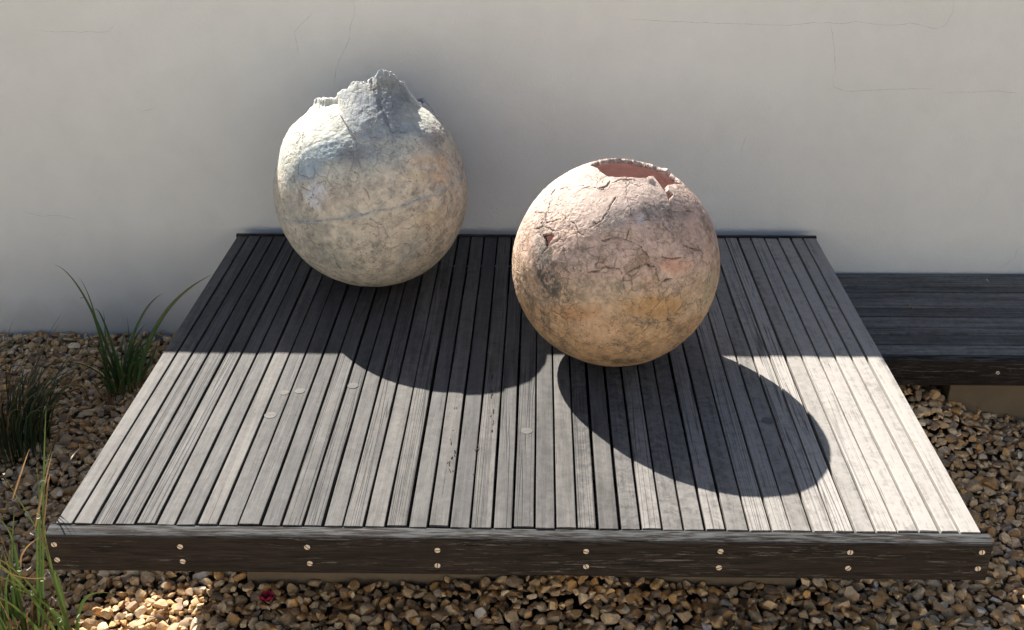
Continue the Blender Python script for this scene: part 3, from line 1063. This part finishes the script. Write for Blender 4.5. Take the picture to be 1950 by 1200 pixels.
RIM2_F = [(1122, 317), (1136, 322), (1150, 332), (1160, 338), (1172, 340), (1188, 339), (1205, 340), (1222, 340), (1232, 341), (1243, 338), (1252, 342), (1258, 350),
          (1268, 356), (1275, 352), (1284, 350), (1297, 352), (1306, 354)]
POT2_C0 = np.array([0.20, 0.07, 0.975])


def pot2_beta(phi, c, e1, e2):
    pts = [sph_hit(x, y, C2, R2) for x, y in RIM2_F]
    for az_, el_ in [(0.60, 60), (0.50, 0), (0.38, 0), (0.22, 0), (0.08, 0), (-0.04, 0), (-0.10, 0)]:
        yy = {0.60: 0.12, 0.50: 0.24, 0.38: 0.32, 0.22: 0.372, 0.08: 0.375, -0.04: 0.33, -0.10: 0.26}[az_]
        pts.append(np.array([az_, yy, math.sqrt(1 - az_ ** 2 - yy ** 2)]))
    an = np.array([math.atan2(q @ e2, q @ e1) % (2 * math.pi) for q in pts]); be_ = np.array([math.acos(q @ c) for q in pts])
    o = np.argsort(an); an, be_ = an[o], be_[o]
    an = np.concatenate([an - 2 * math.pi, an, an + 2 * math.pi]); be_ = np.tile(be_, 3)
    Q = np.stack([np.cos(phi), np.sin(phi), 0 * phi], 1)
    return np.interp(phi, an, be_) + 0.014 * fbm(Q, 3.5, 3, 41, .5)


CR2 = [
    [(325, 195), (305, 235), (285, 265), (278, 320), (258, 355), (255, 380), (262, 402)],
    [(165, 345), (205, 352), (250, 355)],
    [(235, 405), (285, 398), (330, 385), (370, 385), (400, 402), (418, 435), (440, 458), (475, 462)],
    [(605, 275), (590, 310), (568, 350), (545, 385), (512, 408), (500, 400)],
    [(512, 408), (470, 440), (440, 458)],
    [(500, 225), (540, 238), (560, 220), (578, 203)],
    [(430, 235), (480, 220)],
    [(540, 490), (600, 473), (660, 483), (700, 500), (735, 525), (770, 572), (764, 605), (720, 625), (690, 637), (655, 660), (640, 688), (650, 740)],
    [(380, 630), (440, 640), (475, 625), (520, 600), (560, 596)],
    [(470, 645), (520, 640), (560, 618), (620, 632), (640, 655)],
    [(876, 275), (884, 310), (870, 345)],
    [(1000, 590), (1000, 640), (960, 660), (900, 675), (850, 690), (825, 715), (822, 740), (826, 790)],
    [(800, 582), (870, 573), (900, 580), (960, 573)],
    [(1030, 560), (1010, 530), (960, 522), (935, 508)],
    [(232, 460), (205, 440), (240, 425), (300, 440)],
    [(268, 525), (235, 555)], [(300, 500), (330, 480)],
    [(885, 345), (930, 350), (985, 340), (1040, 380)],
    [(765, 605), (800, 622), (815, 650), (825, 690)],
    [(410, 915), (440, 912), (475, 922)], [(860, 880), (900, 905), (925, 912)],
    [(1085, 420), (1110, 470), (1120, 510)],
    [(660, 483), (668, 445), (690, 420)],
    [(530, 815), (500, 850), (430, 850)], [(730, 900), (800, 900), (850, 940), (940, 950)],
    [(580, 210), (640, 190), (700, 195)], [(330, 235), (420, 225), (470, 210)],
    [(940, 200), (1000, 250), (1060, 320), (1085, 400)],
    [(560, 1000), (640, 1010), (700, 1050)], [(1000, 760), (960, 830), (900, 860)],
]


def pot2_shape(D, edge, ph):
    Dj = D + 0.022 * np.stack([fbm(D, 16, 4, 200, .6), fbm(D, 16, 4, 201, .6), fbm(D, 16, 4, 202, .6)], 1)
    lines = [[sph_hit(*c2px(x, y), C2, R2) for x, y in L] for L in CR2]
    dc = seg_dist(Dj, lines)
    r = R2 * (1 + 0.010 * fbm(D, 1.6, 3, 43) + 0.004 * fbm(D, 6, 4, 44))
    wid = 0.0044 * (1 + 0.9 * fbm(D, 7, 3, 46))
    r = r - 0.0042 * np.exp(-(dc / wid) ** 2) + 0.0003 * np.exp(-((dc - 0.018) / 0.012) ** 2)
    rough = sstep(-0.1, 0.4, fbm(D, 2.5, 3, 50))
    r = r + 0.0012 * fbm(D, 34, 4, 45) * (0.5 + rough)
    # gentle dents of a hand-built sphere
    r = r - 0.006 * np.exp(-(((D - sph_hit(1010, 560, C2, R2)) ** 2).sum(1)) / 0.05)
    P = D * r[:, None]
    kn = np.exp(-edge / 0.010)
    P[:, 2] += 0.004 * kn * (0.5 + fbm(D, 8, 2, 48))
    # thick lump on the far rim, right
    q = np.array([0.46, 0.26, 0.0]); q[2] = math.sqrt(1 - q @ q)
    P += D * (0.010 * np.exp(-((D - q) ** 2).sum(1) / 0.0022))[:, None]
    P += D * (0.006 * np.exp(-(((D - sph_hit(1238, 344, C2, R2)) ** 2).sum(1)) / 0.0015))[:, None]
    # ---- colour
    n1 = fbm(D, 3.0, 5, 61); n2 = fbm(D, 7, 6, 62, 0.72); n3 = fbm(D, 24, 5, 63, 0.75)
    z = D[:, 2] + 0.16 * n1
    pink = np.array([0.53, 0.375, 0.305]); mid = np.array([0.48, 0.33, 0.215]); och = np.array([0.48, 0.295, 0.155])
    a = sstep(0.0, 0.45, z)[:, None]; b = sstep(-0.25, -0.05, z)[:, None]
    c = och * (1 - b) + mid * b
    c = c * (1 - a) + pink * a
    c = lerp(c, 0.7 * sstep(-0.05, 0.40, n2 + 0.6 * n3), (0.255, 0.165, 0.10))
    c = lerp(c, 0.5 * sstep(0.1, 0.4, -n2 + 0.3 * n1), (0.56, 0.40, 0.27))
    c = lerp(c, 0.7 * sstep(0.55, 0.85, D[:, 2] - 0.2 * D[:, 0] + .1 * n2), (0.53, 0.42, 0.36))
    B = lambda x, y, rx, ry, a_=0.0, s=0, soft=0.5: blob(D, C2, R2, *c2px(x, y), rx / 2.608, ry / 2.608, a_, 0.55, s, soft)
    gs = np.clip(0.85 + 2.4 * n3, 0.25, 1)
    c = lerp(c, 0.93 * gs * B(255, 650, 75, 130, 0.25, 1), (0.060, 0.055, 0.052))
    c = lerp(c, 0.6 * gs * B(230, 500, 70, 90, 0, 2), (0.20, 0.195, 0.17))
    c = lerp(c, 0.75 * gs * B(165, 790, 55, 55, 0, 3), (0.11, 0.085, 0.06))
    c = lerp(c, 0.75 * gs * B(240, 860, 45, 90, -0.3, 4), (0.12, 0.10, 0.075))
    c = lerp(c, 0.62 * gs * B(660, 360, 190, 60, 0.25, 5), (0.23, 0.205, 0.19))
    c = lerp(c, 0.55 * gs * B(850, 350, 120, 80, -0.2, 6), (0.24, 0.20, 0.175))
    c = lerp(c, 0.5 * gs * B(420, 560, 180, 80, 0.0, 7), (0.25, 0.21, 0.18))
    c = lerp(c, 0.55 * gs * B(560, 740, 220, 60, 0.0, 8), (0.25, 0.22, 0.16))
    c = lerp(c, 0.45 * gs * B(960, 480, 100, 70, 0.0, 18), (0.22, 0.17, 0.14))
    c = lerp(c, 0.85 * B(900, 615, 95, 45, 0.0, 9, 0.25), (0.55, 0.31, 0.215))
    c = lerp(c, 0.6 * B(990, 420, 60, 60, 0.0, 10), (0.50, 0.33, 0.26))
    c = lerp(c, 0.6 * B(1070, 560, 35, 70, 0.0, 19), (0.50, 0.31, 0.22))
    c = lerp(c, 0.7 * B(520, 960, 150, 90, -0.3, 11), (0.56, 0.36, 0.22))
    c = lerp(c, 0.6 * B(770, 940, 100, 60, 0.1, 12), (0.54, 0.35, 0.19))
    c = lerp(c, 0.75 * B(800, 830, 170, 60, 0.0, 13), (0.40, 0.225, 0.085))
    c = lerp(c, 0.7 * B(400, 850, 140, 40, 0.0, 14), (0.42, 0.22, 0.10))
    c = lerp(c, 0.7 * gs * B(650, 1090, 90, 40, 0.0, 15), (0.09, 0.065, 0.045))
    c = lerp(c, 0.6 * gs * B(300, 1010, 70, 60, 0.6, 16), (0.16, 0.12, 0.085))
    c = lerp(c, 0.5 * B(1070, 720, 45, 90, 0.2, 17), (0.34, 0.32, 0.18))
    c = lerp(c, 0.5 * B(730, 385, 18, 26, 0.0, 20), (0.60, 0.56, 0.56))
    c = lerp(c, 0.4 * np.exp(-(dc / 0.028) ** 2) * sstep(-.2, .3, n2), (0.20, 0.15, 0.12))
    c = lerp(c, 0.92 * np.exp(-(dc / (wid * 0.8)) ** 2), (0.05, 0.035, 0.027))
    return P, c


def pot2_cut(D):
    g = 0.004 * np.stack([fbm(D, 30, 3, 300), fbm(D, 30, 3, 301), fbm(D, 30, 3, 302)], 1)
    hole = [sph_hit(*c2px(x, y), C2, R2) for x, y in [(243, 462), (275, 458), (300, 464), (290, 485), (274, 505), (268, 525), (258, 515), (256, 490)]]
    notch = [sph_hit(x, y, C2, R2) for x, y in [(1250, 344), (1262, 360), (1270, 372), (1273, 382), (1277, 378), (1282, 371), (1273, 362), (1271, 350), (1262, 340)]]
    tear = [sph_hit(x, y, C2, R2) for x, y in [(1145, 356), (1152, 354), (1158, 348), (1162, 344), (1161, 350), (1156, 356), (1148, 360), (1139, 358)]]
    return inpoly(D + g, C2, R2, hole) | inpoly(D + g, C2, R2, notch) | inpoly(D + g, C2, R2, tear)


M_POT2 = mat_pot("cracked_terracotta", 0.85, (0.11, 0.08, 0.06), 0.6, fine_scale=210, more=0.02)
me2 = pot_mesh("round_pot", C2, R2, POT2_C0, pot2_beta, 1000, 520, pot2_shape, pot2_cut)
finish_pot(me2, "round_pot", M_POT2, 0.013, "cracked pink and ochre round pot with jagged open top, nearer the deck front", "pot", C2,
           mat_plain("rosy_inner_clay", (0.82, 0.62, 0.58), 0.85, 0.2, 0.3, 26))


# ------------------------------------------------------------------ grasses
def mat_leaf(name, base, tip, tr=0.25):
    N = NT(name)
    sx = N.n("ShaderNodeSeparateXYZ")
    r = island(N)
    at = N.n("ShaderNodeAttribute"); at.attribute_name = "along"
    t = N.math('ADD', at.outputs["Fac"], N.math('MULTIPLY', N.math('SUBTRACT', r, 0.5), 0.5))
    c = N.mix(N.ramp(t, [(0.55, 0.0), (1.0, 1.0)]), base, tip)
    c = N.mix(0.7, c, N.mix(r, (0.55, 0.6, 0.5), (1.4, 1.3, 1.2)), 'MULTIPLY')
    c = N.mix(0.5, c, N.ramp(N.noise(N.coord(), 120, 3), [(0.3, 0.7), (0.7, 1.15)]), 'MULTIPLY')
    m = N.done(c, 0.5, None, 0.4)
    ts = N.n("ShaderNodeBsdfTranslucent"); N.put(ts.inputs[0], c)
    mx = N.n("ShaderNodeMixShader"); mx.inputs[0].default_value = tr
    out = N.t.nodes["Material Output"]
    N.put(mx.inputs[1], N.b.outputs[0]); N.put(mx.inputs[2], ts.outputs[0])
    N.put(out.inputs[0], mx.outputs[0])
    return m


M_GRASS = mat_leaf("sword_grass", (0.055, 0.105, 0.030), (0.13, 0.13, 0.040))
M_GRASSD = mat_leaf("dull_grass", (0.030, 0.050, 0.022), (0.11, 0.085, 0.04))
M_GRASSB = mat_leaf("sunny_grass", (0.060, 0.105, 0.024), (0.115, 0.11, 0.035))
M_DRY = mat_leaf("dry_grass", (0.17, 0.105, 0.05), (0.27, 0.17, 0.085))
M_CURL = mat_plain("papery_sheath", (0.62, 0.58, 0.52), 0.7)


class Blades:
    def __init__(s): s.V, s.F, s.A = [], [], []

    def add(s, pts, width, seg=14, taper=0.75, fold=0.35, side=None):
        """pts: 3-5 control points (Catmull-like quadratic blend)"""
        P = [np.array(p, float) for p in pts]
        n = len(P)
        def ev(t):
            # Bezier of arbitrary degree passing close to the points
            Q = P
            while len(Q) > 1:
                Q = [a * (1 - t) + b * t for a, b in zip(Q[:-1], Q[1:])]
            return Q[0]
        if n >= 3:      # lift inner control points so the curve meets them
            mid = P[1:-1]
            if n == 3: P = [P[0], 2 * P[1] - 0.5 * (P[0] + P[2]), P[2]]
        o = len(s.V)
        for i in range(seg + 1):
            t = i / seg
            p = ev(t); d = ev(min(t + 0.02, 1)) - ev(max(t - 0.02, 0)); d /= np.linalg.norm(d) + 1e-9
            sd = np.array(side, float) if side is not None else np.cross(d, np.array([0.25, 1.0, 0.3]))
            sd -= d * (sd @ d)
            sd /= np.linalg.norm(sd) + 1e-9
            nr = np.cross(sd, d)
            w = width * 0.5 * (1 - t ** (1 / (1 - taper + 0.2))) * (0.55 + 0.45 * min(1, t * 5)) + 0.00025
            s.V += [p - sd * w + nr * w * fold, p, p + sd * w + nr * w * fold]
            s.A += [t, t, t]
            if i:
                k = o + 3 * i
                s.F += [(k - 3, k - 2, k + 1, k), (k - 2, k - 1, k + 2, k + 1)]

    def build(s, name, mat, parent=None):
        me = mesh_np(name, s.V, s.F)
        a = me.attributes.new("along", 'FLOAT', 'POINT')
        a.data.foreach_set("value", np.array(s.A, dtype=np.float32))
        return link(name, me, mat, parent, smooth=True)


def tuft(B, c, n, spread, h0, h1, wid, rnd, lean=(0, 0)):
    for _ in range(n):
        a = rnd.uniform(0, 6.283); rr = spread * math.sqrt(rnd.random())
        b = np.array([c[0] + rr * math.cos(a) * .5, c[1] + rr * math.sin(a) * .5, 0.0])
        h = rnd.uniform(h0, h1); out = rnd.uniform(0.15, 0.9) * h * 0.8
        dx, dy = math.cos(a) * out + lean[0] * h, math.sin(a) * out + lean[1] * h
        m = b + np.array([dx * .3, dy * .3, h * .62]); t = b + np.array([dx, dy, h * rnd.uniform(0.75, 1.0)])
        B.add([b, m, t], wid * rnd.uniform(0.6, 1.2))


def grass_plant(name, loc, label):
    return empty(name, loc, label, "grass plant", "grass plants on the gravel left of the deck")


rnd = random.Random(21)
# A: behind, against the wall left of the deck
ga = grass_plant("grass_plant", (-1.40, -0.40, 0), "open clump of arching sword-like blades growing by the back left corner of the deck")
B = Blades()
def A(pts, w, ys=None):
    y0 = -0.40
    out = []
    for i, (x, y) in enumerate(pts):
        Y = y0 + (ys[i] if ys else 0)
        out.append(at_y(x, y, Y))
    B.add(out, w, 18)
A([(232, 745), (165, 575), (104, 504)], 0.013, [0, 0.05, 0.12])
A([(206, 735), (180, 600), (150, 528)], 0.009, [0, 0.08, 0.14])
A([(228, 740), (262, 618), (310, 559)], 0.010, [0, 0.04, 0.10])
A([(262, 735), (308, 605), (406, 522)], 0.015, [-0.03, -0.02, 0.02])
A([(212, 730), (176, 598), (152, 570)], 0.008, [0, 0.0, 0.03])
A([(245, 735), (246, 660), (242, 605)], 0.006, [0, 0.05, 0.10])
A([(240, 735), (252, 660), (280, 615)], 0.007, [0, 0.05, 0.10])
A([(200, 735), (200, 640), (196, 590)], 0.006, [0, 0.05, 0.10])
A([(225, 735), (195, 690), (150, 675)], 0.008)
A([(215, 740), (170, 700), (105, 690)], 0.008)
A([(255, 740), (285, 690), (300, 650)], 0.012)
A([(235, 735), (200, 620), (180, 590)], 0.010)
tuft(B, (-1.40, -0.40), 44, 0.10, 0.08, 0.22, 0.009, rnd)
B.build("leaf_blades", M_GRASS, ga)
B = Blades(); tuft(B, (-1.42, -0.42), 40, 0.20, 0.02, 0.09, 0.005, rnd)
A([(205, 735), (190, 740), (168, 756)], 0.005)
B.build("dry_blades", M_DRY, ga)

# B: dense dark tussock at the left edge
gb = grass_plant("grass_plant", (-1.62, -0.90, 0), "dense dark tussock of fine upright grass at the left, midway along the deck")
B = Blades(); tuft(B, (-1.60, -0.80), 200, 0.22, 0.14, 0.34, 0.0048, rnd, (0.0, 0.05)); tuft(B, (-1.82, -0.78), 170, 0.22, 0.2, 0.42, 0.006, rnd)
B.build("leaf_blades", M_GRASSD, gb)
B = Blades(); tuft(B, (-1.66, -0.80), 90, 0.24, 0.2, 0.44, 0.0032, rnd)
B.build("dry_blades", M_DRY, gb)

# C: front left clump, broad blades and tall stalks catching the sun
gc = grass_plant("grass_plant", (-1.18, -1.60, 0), "clump of broad sunlit green blades and tall stalks by the front left deck corner")
B = Blades()
YC = -1.62
def Cc(pts, w, ys=(0, 0, 0), BB=None):
    (BB or B).add([at_y(x, y, YC + ys[i]) for i, (x, y) in enumerate(pts)], w, 18)
# broad blades running up to the left
Cc([(150, 1235), (75, 1145), (-20, 1092)], 0.018, (0, .02, .04))
Cc([(118, 1230), (30, 1105), (-55, 1052)], 0.016, (0, .01, .05))
Cc([(160, 1238), (95, 1160), (20, 1118)], 0.016, (-.01, .0, .02))
Cc([(132, 1230), (60, 1120), (-25, 1052)], 0.016, (0, .02, .06))
Cc([(140, 1235), (100, 1090), (82, 985)], 0.015, (0, -.02, -.03))
Cc([(150, 1235), (115, 1150), (83, 1030)], 0.010, (0, -.03, -.04))
Cc([(128, 1230), (118, 1140), (104, 1078)], 0.012, (0, .02, .04))
Cc([(90, 1230), (30, 1160), (-30, 1130)], 0.016, (0, .0, .04))
Cc([(70, 1230), (76, 1050), (70, 880)], 0.007, (.05, .05, .08))
Cc([(82, 1230), (82, 960), (88, 775)], 0.0062, (.02, .0, .0))
Cc([(76, 1225), (72, 1000), (100, 850)], 0.006, (.02, .02, .02))
Cc([(34, 1225), (30, 1060), (-8, 985)], 0.011, (.06, .08, .1))
Cc([(70, 1010), (40, 960), (2, 898)], 0.006, (.0, .02, .05))
Cc([(30, 1230), (22, 1100), (28, 960)], 0.008, (.06, .08, .1))
Cc([(50, 1230), (35, 1130), (20, 1060)], 0.009, (.03, .05, .08))
tuft(B, (-1.30, -1.62), 48, 0.16, 0.12, 0.28, 0.011, rnd, (-0.45, 0.1))
tuft(B, (-1.55, -1.45), 70, 0.20, 0.12, 0.34, 0.009, rnd)
# arching blade bending over the sunlit patch
Cc([(152, 1236), (158, 1146), (222, 1133)], 0.0095, (.0, .02, .05))
B.build("leaf_blades", M_GRASSB, gc)
B = Blades()
Cc([(80, 1040), (90, 930), (98, 905)], 0.004)
Cc([(24, 950), (40, 900), (56, 855)], 0.0035)
Cc([(0, 1082), (42, 1100), (92, 1099)], 0.005, (-.02, -.03, -.04))
Cc([(40, 1080), (45, 1050), (76, 1023)], 0.004, (-.03, -.03, -.03))
Cc([(66, 1010), (78, 950), (100, 860)], 0.0045)
Cc([(110, 925), (148, 858), (217, 811)], 0.0048, (.1, .2, .3))
Cc([(222, 1133), (275, 1140), (330, 1205)], 0.0026, (.05, .07, .06))
Cc([(240, 1150), (300, 1165), (395, 1160)], 0.0018, (.10, .11, .12))
Cc([(165, 1200), (215, 1230), (260, 1150)], 0.0018, (.05, .06, .08))
tuft(B, (-1.25, -1.60), 11, 0.14, 0.12, 0.34, 0.0035, rnd, (-.15, 0))
tuft(B, (-1.28, -1.58), 60, 0.22, 0.02, 0.09, 0.005, rnd); tuft(B, (-1.5, -1.4), 50, 0.25, 0.02, 0.10, 0.005, rnd)
B.build("dry_blades", M_DRY, gc)


def curls():
    out = []
    r = random.Random(9)
    for (px, py) in [(82, 920), (70, 984), (62, 1018), (26, 948), (6, 903), (4, 917), (34, 1084), (88, 1096), (78, 1106), (100, 1160), (112, 1182), (150, 1172), (153, 1183),
                     (62, 1128), (54, 1083), (104, 1142), (24, 1120), (92, 1088)]:
        c = at_y(px, py, YC - 0.025)
        n = 12; rr = r.uniform(0.003, 0.0065); a0 = r.uniform(0, 6.3); sp = r.uniform(2.2, 4.2)
        ax = Vector((r.uniform(-1, 1), r.uniform(-1, -.2), r.uniform(-1, 1))).normalized()
        e1 = ax.orthogonal().normalized(); e2 = ax.cross(e1)
        prev = None
        bm = bmesh.new()
        for i in range(n + 1):
            a = a0 + sp * i / n
            rad = rr * (1 + 0.5 * i / n)
            w = 0.0006 * (1 - 0.6 * i / n)
            p0 = Vector(c.tolist()) + (e1 * math.cos(a) + e2 * math.sin(a)) * rad
            cur = [bm.verts.new(p0 + ax * w * 1.2), bm.verts.new(p0 + (e1 * math.cos(a) + e2 * math.sin(a)) * w), bm.verts.new(p0 - ax * w * 1.2)]
            if prev:
                for k in range(3):
                    bm.faces.new((prev[k], prev[(k + 1) % 3], cur[(k + 1) % 3], cur[k]))
            prev = cur
        me = bpy.data.meshes.new("papery_curl"); bm.to_mesh(me); bm.free()
        out.append(me)
    return out


for me in curls(): link("papery_curl", me, M_CURL, gc, smooth=True)


# ------------------------------------------------------------------ unseen bushes added beyond the wall to shade the gravel
def shade_leaves(side=0):  # leaf heights shaped by the shade wanted on the gravel
    r = random.Random(31 + side)
    V, Fc = [], []
    def top(x):
        return np.interp(x, [-3.6, -2.6, -2.25, -2.08, -1.98, -1.86, -1.72, -1.67], [0.30, 0.34, 0.26, 0.17, 0.085, 0.045, 0.025, 0.0])
    n = 0
    while n < 9000:
        x = r.uniform(-3.8, -1.62) if side == 0 else r.uniform(0.30, 2.5)
        y = r.uniform(0.02, 0.50)
        h = top(x + 0.62 * y) + y / 1.015 * (1 if x + 0.62 * y < -1.68 else 0)
        if side: h = min(max(x + 0.62 * y - 0.36, 0) * 3, 0.26) + y / 1.015 * (x + 0.62 * y > 0.37)
        if h <= 0.03: 
            n += 1; continue
        z = WALL_T + 0.015 + (h - 0.03) * r.random() ** 0.7
        if y > 0.28 and r.random() < 0.35: z = WALL_T - r.uniform(0, 0.5)
        if r.random() < 0.12 * (x < -2.7 or x > 0.6): z += r.uniform(0, 0.12)
        n += 1
        c = np.array([x, y, z])
        a, b = r.uniform(0, 6.28), r.uniform(-0.7, 0.7)
        d = np.array([math.cos(a) * math.cos(b), math.sin(a) * math.cos(b), math.sin(b)])
        s_ = np.cross(d, [r.uniform(-.5, .5), r.uniform(-.5, .5), 1.0]); s_ /= np.linalg.norm(s_)
        L, W = r.uniform(0.035, 0.06), r.uniform(0.012, 0.02)
        o = len(V)
        nn = np.cross(d, s_)
        V += [c, c + d * L * .5 + s_ * W - nn * .004, c + d * L, c + d * L * .5 - s_ * W - nn * .004]
        Fc.append((o, o + 1, o + 2, o + 3))
    return mesh_np("leaves", V, Fc)


def shade_shrub(side, xa, cx, label):
    shr = empty("shade_shrub", (cx, 0.6, 0), label, "shade_shrub", "unseen shrubs added behind the wall for shade")
    me = shade_leaves(side)
    me.attributes.new("along", 'FLOAT', 'POINT')
    link("leaves", me, M_GRASS, shr)
    bm = bmesh.new()
    rr_ = random.Random(2)
    for k in range(11):
        x = xa + k * 0.19
        c0_ = Vector((x * 0.5 + cx * 0.5, 0.6, -0.05)); c1_ = Vector((x, 0.36 + rr_.uniform(0, .1), WALL_T + 0.12))
        d = c1_ - c0_
        m = Matrix.Translation((c0_ + c1_) / 2) @ d.to_track_quat('Z', 'Y').to_matrix().to_4x4()
        bmesh.ops.create_cone(bm, cap_ends=True, segments=7, radius1=0.022, radius2=0.008, depth=d.length, matrix=m)
    me = bpy.data.meshes.new("stems"); bm.to_mesh(me); bm.free()
    link("stems", me, M_BARK, shr)


M_BARK = mat_plain("shrub_bark", (0.12, 0.09, 0.06), 0.9)
shade_shrub(0, -3.7, -2.7, "unseen green bush added behind the left end of the wall to shade the gravel")
shade_shrub(1, 0.5, 1.5, "unseen green bush added behind the wall, beyond the low bench, to shade the gravel")


# ------------------------------------------------------------------ small fallen things
def petal_cup(center, r, n_pet, mat, name, label, cat, open_=0.5, seed=1):
    rr = random.Random(seed)
    V, Fc = [], []
    for k in range(n_pet):
        a = 6.283 * k / n_pet + rr.uniform(-.2, .2)
        d = np.array([math.cos(a), math.sin(a), 0]); s_ = np.array([-math.sin(a), math.cos(a), 0])
        o = len(V); n = 7
        for i in range(n + 1):
            t = i / n
            w = r * 0.62 * math.sin(math.pi * min(1, t * 0.85 + 0.12)) ** 0.7
            rad = r * open_ * math.sin(t * 1.9) * 1.1; z = r * (1 - math.cos(t * 1.9)) * 0.62
            for j in (-1, -.5, 0, .5, 1):
                p = d * (rad + 0.12 * r * abs(j)) + s_ * w * j + np.array([0, 0, z + 0.10 * r * j * j + rr.uniform(-.02, .02) * r])
                V.append(p + center)
        for i in range(n):
            for j in range(4):
                q = o + i * 5 + j
                Fc.append((q, q + 1, q + 6, q + 5))
    o = link(name, mesh_np(name, np.array(V) - center, Fc), mat, smooth=True)
    o.location = center
    return tag(o, label, cat)


M_RED = mat_plain("crimson_petal", (0.30, 0.018, 0.045), 0.5, 0.4, 0.4, 90)
M_PINK = mat_plain("faded_petal", (0.55, 0.30, 0.24), 0.6, 0.3, 0.3, 60)
c = at_z(509, 1142, 0.022)
petal_cup(c, 0.020, 6, M_RED, "fallen_flower", "small crimson flower fallen on the gravel in front of the deck", "flower", 0.55, 3)
c = at_z(27, 1194, 0.030)
petal_cup(c, 0.020, 4, M_PINK, "fallen_flower", "faded pink fallen flower lying in sun at the bottom left corner", "flower", 0.6, 5)


def leaf(px, py, z, ln, wd, ang, mat, label):
    c = at_z(px, py, z)
    V, Fc = [], []
    n = 10
    for i in range(n + 1):
        t = i / n; w = wd * math.sin(math.pi * t) ** 0.8 * (1 - 0.35 * t) + 0.0003
        u = (t - .5) * ln
        for j in (-1, 0, 1):
            x, y = u, j * w / 2
            V.append((x * math.cos(ang) - y * math.sin(ang), x * math.sin(ang) + y * math.cos(ang),
                      0.003 + abs(j) * 0.0035 + 0.004 * math.sin(t * 5)))
    for i in range(n):
        for j in (0, 1):
            q = i * 3 + j
            Fc.append((q, q + 1, q + 4, q + 3))
    o = link("dry_leaf", mesh_np("dry_leaf", V, Fc), mat, smooth=True)
    o.location = c
    md = o.modifiers.new("thickness", 'SOLIDIFY'); md.thickness = 0.0005
    return tag(o, label, "leaf")


leaf(1735, 588, HB + 0.001, 0.020, 0.008, 0.3, mat_plain("tan_leaf", (0.34, 0.22, 0.10), 0.7), "small tan dry leaf lying on the middle slats of the low bench")
leaf(1880, 537, HB + 0.001, 0.012, 0.004, -0.1, mat_plain("bleached_leaf", (0.60, 0.56, 0.50), 0.7), "tiny bleached leaf sliver lying on the back slat of the low bench")
